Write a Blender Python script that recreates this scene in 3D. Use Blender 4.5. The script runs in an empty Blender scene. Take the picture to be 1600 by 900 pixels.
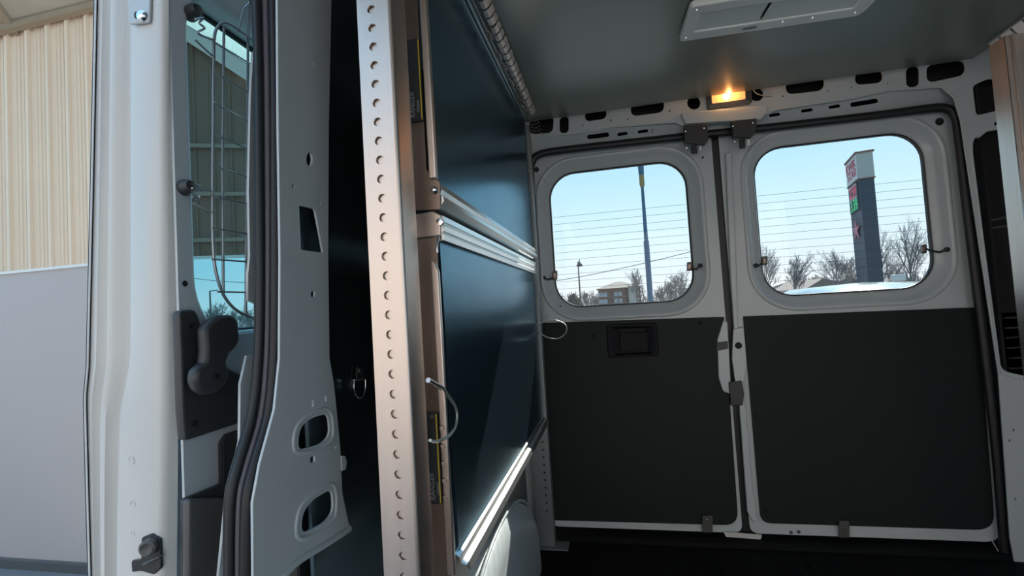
import bpy, bmesh, math, random
from mathutils import Vector, Matrix
random.seed(7)
C = bpy.context.scene.collection
PI = math.pi
# ------------------------------------------------------------------ camera calibration
ROLL, PITCH, YAW, FPX = -.060583, .042683, .207798, 740.19
H = .81                                    # camera height above the van floor
def _axes():
    r, p, y = ROLL, PITCH, YAW
    f = Vector((-math.sin(y)*math.cos(p), math.cos(y)*math.cos(p), math.sin(p)))
    ri = Vector((math.cos(y), math.sin(y), 0)); u = ri.cross(f)
    return math.cos(r)*ri+math.sin(r)*u, -math.sin(r)*ri+math.cos(r)*u, f
CR, CU, CF = _axes()
def ray(x, y): return CR*((x-800)/FPX)-CU*((y-450)/FPX)+CF
def PX(x, y, v): d = ray(x, y); return d*(v/d.x)     # point on plane X=v  (z relative to eye level)
def PY(x, y, v): d = ray(x, y); return d*(v/d.y)
def PZ(x, y, v): d = ray(x, y); return d*(v/d.z)
def PL(x, y, p, n): d = ray(x, y); return d*(p.dot(n)/d.dot(n))
V = Vector
# ------------------------------------------------------------------ materials
MATS = {}
def mat(name, col, rough=.5, metal=0, spec=.5, coat=0, bump=0, bscale=60, vary=0, vscale=4, stretch=(1,1,1), emit=None, estr=0, aniso=0):
    m = bpy.data.materials.new(name); m.use_nodes = True
    nt = m.node_tree; b = nt.nodes['Principled BSDF']
    b.inputs['Base Color'].default_value = (*col, 1); b.inputs['Roughness'].default_value = rough
    b.inputs['Metallic'].default_value = metal; b.inputs['Specular IOR Level'].default_value = spec
    b.inputs['Coat Weight'].default_value = coat; b.inputs['Coat Roughness'].default_value = .15
    if aniso: b.inputs['Anisotropic'].default_value = aniso
    if emit: b.inputs['Emission Color'].default_value = (*emit, 1); b.inputs['Emission Strength'].default_value = estr
    if bump or vary:
        tc = nt.nodes.new('ShaderNodeTexCoord'); mp = nt.nodes.new('ShaderNodeMapping'); mp.inputs['Scale'].default_value = stretch
        nt.links.new(tc.outputs['Object'], mp.inputs[0])
    if bump:
        n = nt.nodes.new('ShaderNodeTexNoise'); n.inputs['Scale'].default_value = bscale; n.inputs['Detail'].default_value = 4
        bp = nt.nodes.new('ShaderNodeBump'); bp.inputs['Strength'].default_value = bump; bp.inputs['Distance'].default_value = .002
        nt.links.new(mp.outputs[0], n.inputs['Vector']); nt.links.new(n.outputs[0], bp.inputs['Height']); nt.links.new(bp.outputs[0], b.inputs['Normal'])
    if vary:
        n = nt.nodes.new('ShaderNodeTexNoise'); n.inputs['Scale'].default_value = vscale; n.inputs['Detail'].default_value = 6
        mx = nt.nodes.new('ShaderNodeMix'); mx.data_type = 'RGBA'
        mx.inputs['A'].default_value = (*[c*(1-vary) for c in col], 1); mx.inputs['B'].default_value = (*[min(1, c*(1+vary)) for c in col], 1)
        nt.links.new(mp.outputs[0], n.inputs['Vector']); nt.links.new(n.outputs[0], mx.inputs['Factor']); nt.links.new(mx.outputs['Result'], b.inputs['Base Color'])
        rr = nt.nodes.new('ShaderNodeMapRange'); rr.inputs['To Min'].default_value = rough*.8; rr.inputs['To Max'].default_value = min(1, rough*1.25)
        nt.links.new(n.outputs[0], rr.inputs[0]); nt.links.new(rr.outputs[0], b.inputs['Roughness'])
    MATS[name] = m; return m
def glass(name, tint, refl=.08, rough=0.0):
    m = bpy.data.materials.new(name); m.use_nodes = True; nt = m.node_tree
    nt.nodes.remove(nt.nodes['Principled BSDF']); o = nt.nodes['Material Output']
    t = nt.nodes.new('ShaderNodeBsdfTransparent'); t.inputs[0].default_value = (*tint, 1)
    g = nt.nodes.new('ShaderNodeBsdfGlossy'); g.inputs['Roughness'].default_value = rough
    lw = nt.nodes.new('ShaderNodeFresnel'); ge = nt.nodes.new('ShaderNodeNewGeometry'); mm = nt.nodes.new('ShaderNodeMapRange'); mm.inputs['To Min'].default_value = 1.45; mm.inputs['To Max'].default_value = 1/1.45
    nt.links.new(ge.outputs['Backfacing'], mm.inputs[0]); nt.links.new(mm.outputs[0], lw.inputs[0])
    mx = nt.nodes.new('ShaderNodeMixShader'); nt.links.new(lw.outputs[0], mx.inputs[0])
    nt.links.new(t.outputs[0], mx.inputs[1]); nt.links.new(g.outputs[0], mx.inputs[2]); nt.links.new(mx.outputs[0], o.inputs[0])
    MATS[name] = m; return m
white = mat('white_paint', (.545, .59, .61), .32, spec=.5, coat=.4, bump=.05, bscale=300)
whiteb = mat('white_paint_worn', (.66, .64, .61), .3, coat=.3, bump=.08, bscale=30, stretch=(1, 1, .15))
liner = mat('black_liner', (.022, .027, .028), .24, spec=.6, vary=.25, vscale=3)
liner.node_tree.nodes['Principled BSDF'].inputs['IOR'].default_value = 2.0; liner.node_tree.nodes['Principled BSDF'].inputs['Specular Tint'].default_value = (.5, .85, 1, 1)
linerd = mat('door_liner', (.016, .0205, .0215), .55, spec=.22, bump=.05, bscale=900)
ceilm = mat('ceiling_liner', (.165, .20, .168), .30, spec=.6, bump=.015, bscale=800, vary=.12, vscale=2)
ceilm.node_tree.nodes['Principled BSDF'].inputs['IOR'].default_value = 1.9
floorm = mat('black_floor', (.006, .007, .008), .75, spec=.2, bump=.3, bscale=200)
panelm = mat('shelf_panel_black', (.011, .017, .023), .22, spec=.8, vary=.15, vscale=5)
panelm.node_tree.nodes['Principled BSDF'].inputs['Specular Tint'].default_value = (.32, .72, 1, 1); panelm.node_tree.nodes['Principled BSDF'].inputs['IOR'].default_value = 2.45
alu = mat('brushed_aluminium', (.68, .585, .53), .36, metal=1, bump=.12, bscale=25, stretch=(6, 6, .35), vary=.1, vscale=12)
aluy = mat('brushed_aluminium_rail', (.83, .84, .83), .3, metal=1, bump=.15, bscale=25, stretch=(8, .3, 8))
alud = mat('aluminium_end_cap', (.34, .26, .215), .4, metal=.9, vary=.15, vscale=10)
chrome = mat('chrome', (.85, .86, .87), .12, metal=1)
rubber = mat('black_rubber', (.012, .013, .016), .45, spec=.5)
rubberg = mat('grey_rubber', (.16, .15, .18), .5)
mattek = mat('matte_black', (.006, .007, .010), .6, spec=.25)
blackp = mat('black_plastic', (.04, .041, .044), .42, spec=.5, bump=.1, bscale=500)
greyp = mat('dark_grey_plastic', (.09, .088, .086), .38, spec=.5)
cavity = mat('cavity_shade', (.01, .01, .012), .8)  # near-black paint standing in for shade behind the punched openings
holem = mat('punched_hole_dark', (.01, .01, .012), .7)
steelw = mat('grid_wire', (.32, .35, .37), .3, metal=.6)
cable = mat('steel_cable', (.55, .56, .52), .35, metal=.8, bump=.5, bscale=900)
yellow = mat('yellow_print', (.65, .45, .03), .5)
whitet = mat('white_print', (.8, .8, .8), .5)
tintgl = glass('rear_glass', (.70, .715, .705))
sidegl = glass('side_glass', (.50, .66, .67))
clearpl = mat('clear_lens', (.80, .86, .82), .15, spec=.6, bump=.8, bscale=350)
clearpl.node_tree.nodes['Principled BSDF'].inputs['Transmission Weight'].default_value = .05
defl = mat('defroster_print', (.10, .11, .12), .6)
amber = mat('amber_lens', (.5, .25, .12), .3, emit=(1, .44, .17), estr=.62)
amberb = mat('amber_bulb', (1, .7, .3), .3, emit=(1, .70, .34), estr=6)
led_red = mat('led_red', (.5, .02, .05), .5, emit=(1, .08, .2), estr=.8)
led_green = mat('led_green', (.0, .4, .1), .5, emit=(.0, .9, .25), estr=.9)
# ------------------------------------------------------------------ mesh builder
LOC = {}
def T_(o, label=None, cat=None, group=None, kind=None):
    if label: o['label'] = label
    if cat: o['category'] = cat
    if group: o['group'] = group
    if kind: o['kind'] = kind
    return o
def empty(name, loc, label=None, cat=None, group=None, kind=None):
    o = bpy.data.objects.new(name, None); C.objects.link(o); o.empty_display_size = .05
    o.location = (loc[0], loc[1], loc[2]+H); LOC[o.name] = V(o.location)
    return T_(o, label, cat, group, kind)
def fin(name, me, m, parent=None, smooth=None, bevel=0, label=None, cat=None, group=None, kind=None, sub=0):
    ms = m if isinstance(m, (list, tuple)) else [m]
    for k in ms: me.materials.append(k)
    o = bpy.data.objects.new(name, me); C.objects.link(o)
    vs = [v.co for v in me.vertices]
    if parent is not None:
        off = LOC[parent.name]; o.parent = parent; LOC[o.name] = off
    else:
        x = [v.x for v in vs]; y = [v.y for v in vs]; z = [v.z for v in vs]
        off = V(((min(x)+max(x))/2, (min(y)+max(y))/2, min(z)+H)); o.location = off; LOC[o.name] = off
    me.transform(Matrix.Translation(V((0, 0, H))-off))
    if smooth is not None:
        for p in me.polygons: p.use_smooth = True
        try: me.set_sharp_from_angle(angle=math.radians(smooth))
        except Exception: pass
    if bevel:
        b = o.modifiers.new('bevel', 'BEVEL'); b.width = bevel; b.segments = 3; b.limit_method = 'ANGLE'; b.angle_limit = math.radians(40)
        for p in me.polygons: p.use_smooth = True
        try: me.set_sharp_from_angle(angle=math.radians(50))
        except Exception: pass
    if sub:
        s = o.modifiers.new('sub', 'SUBSURF'); s.levels = sub; s.render_levels = sub
    return T_(o, label, cat, group, kind)
class MB:
    def __init__(s): s.v = []; s.f = []; s.m = []
    def add(s, v, f, mi=0):
        b = len(s.v); s.v += [tuple(p) for p in v]; s.f += [tuple(i+b for i in q) for q in f]; s.m += [mi]*len(f); return s
    def box(s, x0, x1, y0, y1, z0, z1, mi=0):
        v = [(x, y, z) for z in (z0, z1) for y in (y0, y1) for x in (x0, x1)]
        return s.add(v, [(0, 2, 3, 1), (4, 5, 7, 6), (0, 1, 5, 4), (2, 6, 7, 3), (0, 4, 6, 2), (1, 3, 7, 5)], mi)
    def prism(s, pts, d, mi=0):
        n = len(pts); v = [V(p) for p in pts]+[V(p)+V(d) for p in pts]
        return s.add(v, [tuple(range(n))[::-1], tuple(range(n, 2*n))]+[(i, (i+1) % n, n+(i+1) % n, n+i) for i in range(n)], mi)
    def loft(s, rings, closed=True, caps=False, mi=0):
        n = len(rings[0]); v = [p for r in rings for p in r]; f = []
        for k in range(len(rings)-1):
            for i in range(n if closed else n-1):
                j = (i+1) % n; f.append((k*n+i, k*n+j, (k+1)*n+j, (k+1)*n+i))
        if caps: f += [tuple(range(n))[::-1], tuple(range((len(rings)-1)*n, len(rings)*n))]
        return s.add(v, f, mi)
    def tube(s, path, r, n=8, closed=False, caps=True, mi=0, flat=1, rr=None):
        P = [V(p) for p in path]; N = len(P); rings = []
        up = None
        for i in range(N):
            a = P[i-1] if (i > 0 or closed) else P[0]; b = P[(i+1) % N] if (i < N-1 or closed) else P[-1]
            t = (b-a); t = t.normalized() if t.length > 1e-9 else V((0, 0, 1))
            if up is None:
                up = V((1, 0, 0)) if abs(t.x) < .8 else V((0, 1, 0))
            w = t.cross(up); w = w.normalized() if w.length > 1e-6 else t.orthogonal().normalized()
            up = w.cross(t).normalized()
            ri = rr[i] if rr else r
            rings.append([P[i]+(up*math.cos(2*PI*k/n)+w*math.sin(2*PI*k/n)*flat)*ri for k in range(n)])
        if closed: rings.append(rings[0])
        return s.loft(rings, True, caps and not closed, mi)
    def lathe(s, c, axis, prof, n=20, mi=0):
        a = V(axis).normalized(); u = a.orthogonal().normalized(); w = a.cross(u); c = V(c)
        rings = [[c+a*h+(u*math.cos(2*PI*k/n)+w*math.sin(2*PI*k/n))*r for k in range(n)] for r, h in prof]
        return s.loft(rings, True, True, mi)
    def mesh(s, name='m'):
        me = bpy.data.meshes.new(name); me.from_pydata(s.v, [], s.f); me.update()
        bm = bmesh.new(); bm.from_mesh(me); bmesh.ops.recalc_face_normals(bm, faces=bm.faces); bm.to_mesh(me); bm.free()
        if any(s.m):
            for p, k in zip(me.polygons, s.m): p.material_index = k
        return me
    def build(s, name, m, parent=None, **k): return fin(name, s.mesh(name), m, parent, **k)
def rnd(pts, r, n=5):
    """round the corners of a 2-D or 3-D polygon"""
    out = []; N = len(pts); pts = [V(p) for p in pts]
    rs = r if isinstance(r, (list, tuple)) else [r]*N
    for i in range(N):
        a, b, c = pts[i-1], pts[i], pts[(i+1) % N]; R = rs[i]
        if R <= 0: out.append(b); continue
        d1 = (a-b); d2 = (c-b); k = min(R, d1.length*.49, d2.length*.49)
        p = b+d1.normalized()*k; q = b+d2.normalized()*k
        for j in range(n+1):
            t = j/n; out.append((p*(1-t)**2+b*2*t*(1-t)*.9+b*2*t*(1-t)*.1+q*t*t))
    return out
def smooth_path(pts, n=8, closed=False):
    P = [V(p) for p in pts]; N = len(P); out = []
    rng = range(N if closed else N-1)
    for i in rng:
        p0 = P[i-1] if (i > 0 or closed) else P[0]; p1 = P[i]; p2 = P[(i+1) % N]; p3 = P[(i+2) % N] if (i+2 < N or closed) else P[-1]
        for k in range(n):
            t = k/n
            out.append(.5*((2*p1)+(p2-p0)*t+(2*p0-5*p1+4*p2-p3)*t*t+(3*p1-p0-3*p2+p3)*t**3))
    if not closed: out.append(P[-1])
    return out
def curve_mesh(loops, O, U, W, thick, bevel=0, name='plate'):
    """flat plate with holes: loops of 3-D points lying in the plane O,U,W; thick is a full thickness centred on the plane"""
    cu = bpy.data.curves.new(name, 'CURVE'); cu.dimensions = '2D'; cu.fill_mode = 'BOTH'; cu.extrude = max(thick/2-bevel, 0); cu.bevel_depth = bevel; cu.bevel_resolution = 1
    for L in loops:
        sp = cu.splines.new('POLY'); sp.points.add(len(L)-1)
        for i, p in enumerate(L):
            d = V(p)-O; sp.points[i].co = (d.dot(U), d.dot(W), 0, 1)
        sp.use_cyclic_u = True
    o = bpy.data.objects.new('tmp', cu); C.objects.link(o); bpy.context.view_layer.update()
    dg = bpy.context.evaluated_depsgraph_get(); me = bpy.data.meshes.new_from_object(o.evaluated_get(dg))
    bpy.data.objects.remove(o); bpy.data.curves.remove(cu)
    N = U.cross(W)
    M = Matrix(((U.x, W.x, N.x, O.x), (U.y, W.y, N.y, O.y), (U.z, W.z, N.z, O.z), (0, 0, 0, 1)))
    me.transform(M); me.materials.clear(); return me
def plateY(name, y, loops, thick, m, parent=None, bevel=0, **k):
    return fin(name, curve_mesh(loops, V((0, y, 0)), V((1, 0, 0)), V((0, 0, 1)), thick, bevel), m, parent, **k)
def plateX(name, x, loops, thick, m, parent=None, bevel=0, **k):
    return fin(name, curve_mesh(loops, V((x, 0, 0)), V((0, 1, 0)), V((0, 0, 1)), thick, bevel), m, parent, **k)
def plateZ(name, z, loops, thick, m, parent=None, bevel=0, **k):
    return fin(name, curve_mesh(loops, V((0, 0, z)), V((1, 0, 0)), V((0, 1, 0)), thick, bevel), m, parent, **k)
def text_mesh(s, size, O, U, W, depth=.0005, align='CENTER', shear=0, sx=1):
    cu = bpy.data.curves.new('t', 'FONT'); cu.body = s; cu.size = size; cu.extrude = depth; cu.align_x = align; cu.align_y = 'CENTER'; cu.shear = shear
    o = bpy.data.objects.new('tmp', cu); C.objects.link(o); bpy.context.view_layer.update()
    dg = bpy.context.evaluated_depsgraph_get(); me = bpy.data.meshes.new_from_object(o.evaluated_get(dg))
    bpy.data.objects.remove(o); bpy.data.curves.remove(cu)
    N = U.cross(W); U2 = U*sx
    me.transform(Matrix(((U2.x, W.x, N.x, O.x), (U2.y, W.y, N.y, O.y), (U2.z, W.z, N.z, O.z), (0, 0, 0, 1)))); me.materials.clear(); return me
def ppx(L, v): return [PX(a, b, v) for a, b in L]
def ppy(L, v): return [PY(a, b, v) for a, b in L]
def ellp(cx, cy, rx, ry, f, n=18, rot=0):
    out = []
    for k in range(n):
        a = 2*PI*k/n; x = rx*math.cos(a); y = ry*math.sin(a)
        out.append(f(cx+x*math.cos(rot)-y*math.sin(rot), cy+x*math.sin(rot)+y*math.cos(rot)))
    return out
def rrect(x0, x1, z0, z1, r, y=None, n=7):
    """rounded rectangle in X/Z with true arcs"""
    out = []
    for cx, cz, a0 in ((x1-r, z1-r, 0), (x0+r, z1-r, 90), (x0+r, z0+r, 180), (x1-r, z0+r, 270)):
        for k in range(n+1):
            a = math.radians(a0+90*k/n); out.append(V((cx+r*math.cos(a), y, cz+r*math.sin(a))))
    return out
# =================================================================== VAN SHELL
ZF = -.81; ZC = .646
# floor: ribbed mat with raised threshold
fm = MB(); fm.box(-.47, 1.27, -1.2, 1.66, ZF-.03, ZF)
for k in range(34):
    x = -.20+k*.042; fm.box(x, x+.012, -1.2, 1.60, ZF, ZF+.003)
fm.build('floor', floorm, kind='structure', label='black rubber cargo floor in the dark below the rear doors')
# ceiling: panel with joint near the camera
sy = PZ(830, 18, ZC).y
ce = empty('ceiling', (.4, .5, ZC), kind='structure', label='dark grey glossy ceiling liner over the cargo bay')
MB().box(-.30, 1.075, sy, 1.615, ZC, ZC+.006).build('liner_panel', ceilm, ce, bevel=.001)
MB().box(-.30, 1.075, -1.2, sy-.004, ZC-.004, ZC+.003).build('liner_panel', ceilm, ce, bevel=.001)
MB().box(-.5, 1.3, -1.2, 1.80, .80, .83).build('roof_skin', white, ce)
MB().box(1.075, 1.27, -1.2, 1.64, ZC+.03, ZC+.034).build('edge_filler', white, ce)
MB().box(-.5, -.30, .3, 1.64, ZC+.03, ZC+.034).build('edge_filler', white, ce)
# left wall liner
wl = empty('wall_left', (-.47, 1.1, ZF), kind='structure', label='black liner board on the left van wall behind the folded shelf unit')
MB().box(-.478, -.472, .655, 1.66, ZF, ZC+.03).build('liner_board', liner, wl)
MB().box(-.56, -.545, .68, 1.80, -1.2, .82).build('outer_skin', white, wl)
MB().box(-.5, -.478, 1.60, 1.66, ZF, .8).build('rear_rib', white, wl)
# right wall
wr = empty('wall_right', (1.27, .2, ZF), kind='structure', label='white right wall of the cargo bay beside the camera')
MB().box(1.25, 1.256, -.25, 1.645, ZF, ZC+.04).build('liner_board', white, wr)
MB().box(1.33, 1.345, -.25, 1.80, -1.2, .82).build('outer_skin', white, wr)
# back wall: header with punched slots + right pillar, one pressing
YH = 1.65
def hy(x, y): return PY(x, y, YH)
outer = [hy(*p) for p in [(806, 222), (822, 216), (911, 208), (954, 200), (1056, 192), (1064, 196), (1193, 182), (1216, 171), (1330, 154), (1388, 142), (1474, 136), (1490, 153), (1501, 190), (1522, 330), (1560, 585), (1578, 840), (1590, 905), (1680, 905), (1680, 20), (1640, -60), (880, 60), (800, 100)]]
def slot(x0, y0, x1, y1, f=hy, r=.5, n=5):
    """stadium slot given by the px of its two ends; half height r px"""
    dx, dy = x1-x0, y1-y0; L = math.hypot(dx, dy); ux, uy = dx/L, dy/L; out = []
    a = math.atan2(dy, dx)
    for k in range(n*2+1):
        t = a-PI/2+PI*k/(2*n); out.append(f(x1+r*math.cos(t)-ux*r, y1+r*math.sin(t)-uy*r))
    for k in range(n*2+1):
        t = a+PI/2+PI*k/(2*n); out.append(f(x0+r*math.cos(t)+ux*r, y0+r*math.sin(t)+uy*r))
    return out
def rq(px, r, f=hy): return rnd([f(*p) for p in px], r, 5)
holes = [rq([(826, 186), (866, 181), (864, 208), (828, 211)], .02), rq([(874, 183), (889, 181), (889, 208), (874, 209)], .018),
         rq([(913, 173), (948, 169), (948, 186), (914, 191)], .03), rq([(985, 160), (1038, 154), (1038, 176), (985, 183)], .04),
         ellp(1084, 161, 11, 11, hy), ellp(1182, 148, 11, 11, hy),
         rq([(1227, 124), (1288, 117), (1288, 142), (1227, 149)], .045), rq([(1335, 114), (1379, 109), (1379, 130), (1335, 134)], .03),
         rq([(1414, 106), (1436, 102), (1436, 136), (1415, 138)], .024), rq([(1446, 102), (1507, 93), (1508, 118), (1447, 131)], .022),
         rq([(1518, 134), (1545, 122), (1571, 128), (1580, 168), (1524, 182)], .014),
         rq([(1519, 218), (1532, 207), (1640, 188), (1640, 590), (1600, 588), (1566, 580), (1558, 560), (1519, 260)], .016),
         [hy(1552, 191), hy(1559, 190), hy(1559, 196), hy(1552, 197)]]
for x, y in [(910, 196), (954, 188), (981, 186), (1046, 174), (1223, 151), (1293, 142), (1330, 137), (1386, 131)]: holes.append(ellp(x, y, 1.7, 1.9, hy, 10))
for x, y in [(1583, 672), (1577, 688), (1586, 780)]: holes.append(ellp(x, y, 2.4, 2.6, hy, 10))
wb = empty('wall_back', (.4, YH, ZF), kind='structure', label='white pressed steel rear header and pillar around the back doors')
plateY('header_pressing', YH, [outer]+holes, .005, white, wb, bevel=.0012, smooth=40)
MB().tube([hy(*p) for p in [(1527, 215), (1541, 204), (1640, 185)]]+[], .004, 8).build('pressed_rim', white, wb, smooth=60)
MB().tube([hy(*p) for p in [(1515, 222), (1535, 380), (1562, 585), (1600, 594)]], .0045, 8).build('pressed_rim', white, wb, smooth=60)
# sloped lower face of header
n_ = V((0, .043, .040)).normalized(); p_ = V((0, YH, PY(1056, 192, YH).z))
def sl(x, y): return PL(x, y, V((0, YH, .600)), n_)
lowpx = [(818, 215), (911, 206), (954, 197), (1056, 190), (1064, 194), (1193, 180), (1216, 169), (1330, 152), (1388, 140), (1476, 133), (1504, 153), (1490, 172), (1200, 205), (1060, 217), (850, 240), (822, 247)]
lh = [slot(917, 214.5, 952, 210, sl, 4), slot(964, 210.5, 981, 208, sl, 3), slot(996, 206.5, 1013, 204, sl, 3),
      slot(1201, 181, 1219, 178, sl, 3), slot(1251, 174, 1270, 171, sl, 3), slot(1294, 168, 1313, 165, sl, 3), slot(1328, 164, 1372, 157, sl, 4.2),
      ellp(1019, 203, 1.5, 1.5, sl, 8), ellp(884, 220, 1.3, 1.3, sl, 8), ellp(1019, 207, 1.5, 1.5, sl, 8)]
W_ = V((0, -n_.z, n_.y))
fin('header_lower_face', curve_mesh([[sl(*p) for p in lowpx]]+lh, V((0, YH, .600)), V((1, 0, 0)), W_, .004, .001), white, wb, smooth=40)
MB().tube([hy(*p)+V((0, -.002, 0)) for p in [(822, 215), (905, 208), (914, 203), (952, 199), (1056, 191)]], .0035, 8).build('pressed_edge', white, wb, smooth=60)
MB().tube([hy(*p)+V((0, -.002, 0)) for p in [(1196, 178), (1216, 171), (1330, 154), (1388, 142), (1470, 136), (1492, 154)]], .0035, 8).build('pressed_edge', white, wb, smooth=60)
# boss carrying the dome lamp
b0 = [hy(*p) for p in [(1054, 148), (1106, 141), (1104, 132), (1170, 124), (1172, 133), (1196, 129), (1198, 172), (1190, 182), (1066, 192), (1058, 182)]]
cb = sum(b0, V())/len(b0)
ringb = [[p for p in b0], [p+V((0, -.010, 0))+(cb-p)*.04 for p in b0]]
bossb = rnd([hy(*p) for p in [(1062, 180), (1196, 169), (1196, 179), (1186, 190), (1070, 197)]], .006)
MB().prism(bossb, (0, -.022, 0)).build('lamp_boss', white, wb, bevel=.005)
# outer rear frame closing the cavity
MB().box(-.56, 1.345, 1.79, 1.80, .55, .82).box(-.56, -.30, 1.79, 1.80, -1.2, .60).box(1.14, 1.345, 1.79, 1.80, -1.2, .6).box(-.56, 1.345, 1.66, 1.80, -1.2, -.835).build('outer_frame', white, wb)
MB().box(-.56, 1.33, YH+.07, YH+.075, .625, .80).build('header_shade_sheet', cavity, wb)  # dark sheet behind the header slots so they look shaded inside
# things inside the right pillar cavity: louvred vent, cable strips
vt = empty('pillar_vent', (1.2, 1.70, -.35), label='black louvred air vent low inside the dark right pillar opening', cat='vent')
MB().prism([PY(x, y, 1.70) for x, y in [(1563, 489), (1640, 486), (1640, 592), (1574, 588)]], (0, .003, 0)).build('vent_plate', blackp, vt)
for i, y in enumerate((498, 514, 529, 545, 561, 577)):
    MB().tube([PY(1568+i*1.6, y-1, 1.692), PY(1640, y-5, 1.692)], .0045, 8, flat=.6).build('louvre', greyp, vt, smooth=60)
for i, (y, yy) in enumerate(((345, 338), (357, 352))):
    MB().tube([PY(1545, y, 1.70), PY(1575, yy+1, 1.70), PY(1640, yy-4, 1.70)], .0035, 8).build('cable_run', greyp, smooth=60, label=('upper' if i == 0 else 'lower')+' thin grey cable crossing the dark right pillar opening', cat='cable', group='cables in the right pillar opening')
# door seal
sp = smooth_path([PY(x, y, 1.672) for x, y in [(842, 700), (833, 420), (829, 285), (831, 255), (846, 240), (900, 232), (1000, 221), (1120, 208), (1250, 194), (1380, 179), (1455, 169), (1480, 170), (1493, 182), (1499, 215), (1512, 330), (1537, 530), (1557, 700), (1569, 840), (1574, 900)]], 6)
MB().tube(sp, .0135, 10, flat=.75).build('seal', rubber, wb, smooth=60, label='black rubber weatherstrip')
MB().box(-.30, 1.12, 1.655, 1.79, ZF-.035, -.795).build('sill', floorm, wb)
MB().box(1.10, 1.106, 1.655, 1.79, ZF-.03, .60).box(1.10, 1.30, YH+.05, YH+.054, ZF, .62).box(1.318, 1.322, 1.655, 1.79, ZF, .78).box(1.106, 1.32, YH+.12, YH+.124, .5, .80).build('pillar_shade_sheet', cavity, wb)
MB().box(-.34, -.285, 1.655, 1.79, ZF-.03, .66).build('frame_return', white, wb)
MB().box(-.34, 1.30, 1.735, 1.79, .585, .60).box(-.34, 1.30, 1.735, 1.739, .57, .66).build('header_cavity_shade', cavity, wb)
# =================================================================== REAR DOORS
def rear_door(n, X0, X1, gx0, gx1, gz0, gz1, R, corner, label):
    r = empty('door_%d' % n, ((X0+X1)/2, 1.70, -.780), kind='structure', label=label)
    YD = 1.70; rw = .105
    ring = lambda o, y: rrect(gx0-o, gx1+o, gz0-o, gz1+o, R+o, y, 8)
    out = rnd([V((X0, YD, -.780)), V((X1, YD, -.780)), V((X1, YD, .555)), V((X0, YD, .555))], corner, 6)
    plateY('inner_panel', YD, [out, ring(.052, YD)], .004, white, r, smooth=40)
    m = MB(); m.loft([ring(.053, YD-.002), ring(.049, YD-.007), ring(.043, YD-.008), ring(.036, YD-.003), ring(.030, YD+.010), ring(.010, YD+.020), ring(.003, YD+.024), ring(.0, YD+.034)])
    m.build('window_surround', white, r, smooth=80)
    g = MB(); g.loft([ring(.003, YD+.022), ring(-.001, YD+.024), ring(-.0015, YD+.034)]); g.build('window_gasket', rubber, r, smooth=60)
    plateY('outer_skin', YD+.07, [rnd([V((X0-.012, YD, -.83)), V((X1+.012, YD, -.83)), V((X1+.012, YD, .60)), V((X0-.012, YD, .60))], .03, 5), ring(.034, YD)], .003, white, r)
    t = MB(); t.loft([ring(.0, YD+.034), ring(.034, YD+.07)]); t.build('window_reveal', rubber, r, smooth=60)
    gl = plateY('glass_pane', YD+.033, [ring(.001, YD)], .003, tintgl, r, label='tinted glass pane with heater lines')
    d = MB(); k = 12
    for i in range(k):
        z = gz1-.155-i*.0265
        ins = 0
        d.box(gx0+.006+ins, gx1-.006-ins, YD+.0300, YD+.0304, z-.00045, z+.00045)
    d.build('heater_line', defl, gl)
    return r
S_ = 1.733/1.7
d1 = rear_door(1, -.268, .363, -.196*S_, .270*S_, -.008*S_, .470*S_, .092, [.03, .03, .02, .075], 'left rear van door with rounded window and dark lower liner')
d2 = rear_door(2, .386, 1.078, .486*S_, .968*S_, -.012*S_, .474*S_, .092, [.03, .045, .08, .02], 'right rear van door with rounded window and dark lower liner')
for d, L, rr_ in ((d1, [(-.262, -.755), (.350, -.752), (.356, -.072), (-.262, -.060)], [.01, .045, 0, 0]), (d2, [(.420, -.742), (1.058, -.742), (1.070, -.083), (.418, -.074)], [.03, .05, 0, 0])):
    Y_ = 1.693
    plateY('lower_liner', Y_, [rnd([V((a, Y_, b)) for a, b in L], rr_, 6)], .006, linerd, d, bevel=.001, smooth=40, label='dark grey plastic lining board')
def dot(parent, x, y, Y, r, m, name='push_pin', h=.004):
    c = PY(x, y, Y); return MB().lathe(c, (0, -1, 0), [(r, 0), (r, h*.5), (r*.7, h), (.0005, h)], 14).build(name, m, parent, smooth=50)
for x, y in [(928, 524), (1094, 504), (851, 514)]: dot(d1, x, y, 1.690, .006, linerd)
for x, y in [(1209, 499), (1181, 651), (1196, 798)]: dot(d2, x, y, 1.690, .005, linerd)
for d, x, y, r_ in [(d1, 838, 265, .010), (d1, 1098, 246, .004), (d2, 1468, 190, .012), (d2, 1141, 241, .004), (d1, 876, 478, .003)]:
    c = PY(x, y, 1.6975); MB().lathe(c, (0, -1, 0), [(r_, 0), (r_*.92, .0015), (r_*.5, .0008), (.0004, .0006)], 18).build('grommet', rubber, d, smooth=50)
# pull handle recess on left door
hd = rnd([PY(x, y, 1.69) for x, y in [(947, 507), (1026, 504), (1030, 556), (950, 560)]], .014, 5)
c0 = sum(hd, V())/len(hd)
hm = MB(); hm.loft([hd, [p+V((0, -.010, 0))+(c0-p)*.04 for p in hd], [p+V((0, -.011, 0))+(c0-p)*.16 for p in hd], [p+V((0, -.001, 0))+(c0-p)*.28 for p in hd], [c0+(p-c0)*.02+V((0, -.001, 0)) for p in hd]])
ho = hm.build('pull_handle', mattek, d1, smooth=50, label='black recessed pull handle')
MB().prism(rnd([PY(x, y, 1.686) for x, y in [(968, 520), (1012, 519), (1013, 547), (969, 549)]], .006), (0, -.004, 0)).build('finger_grip', mattek, ho, bevel=.002)
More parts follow.
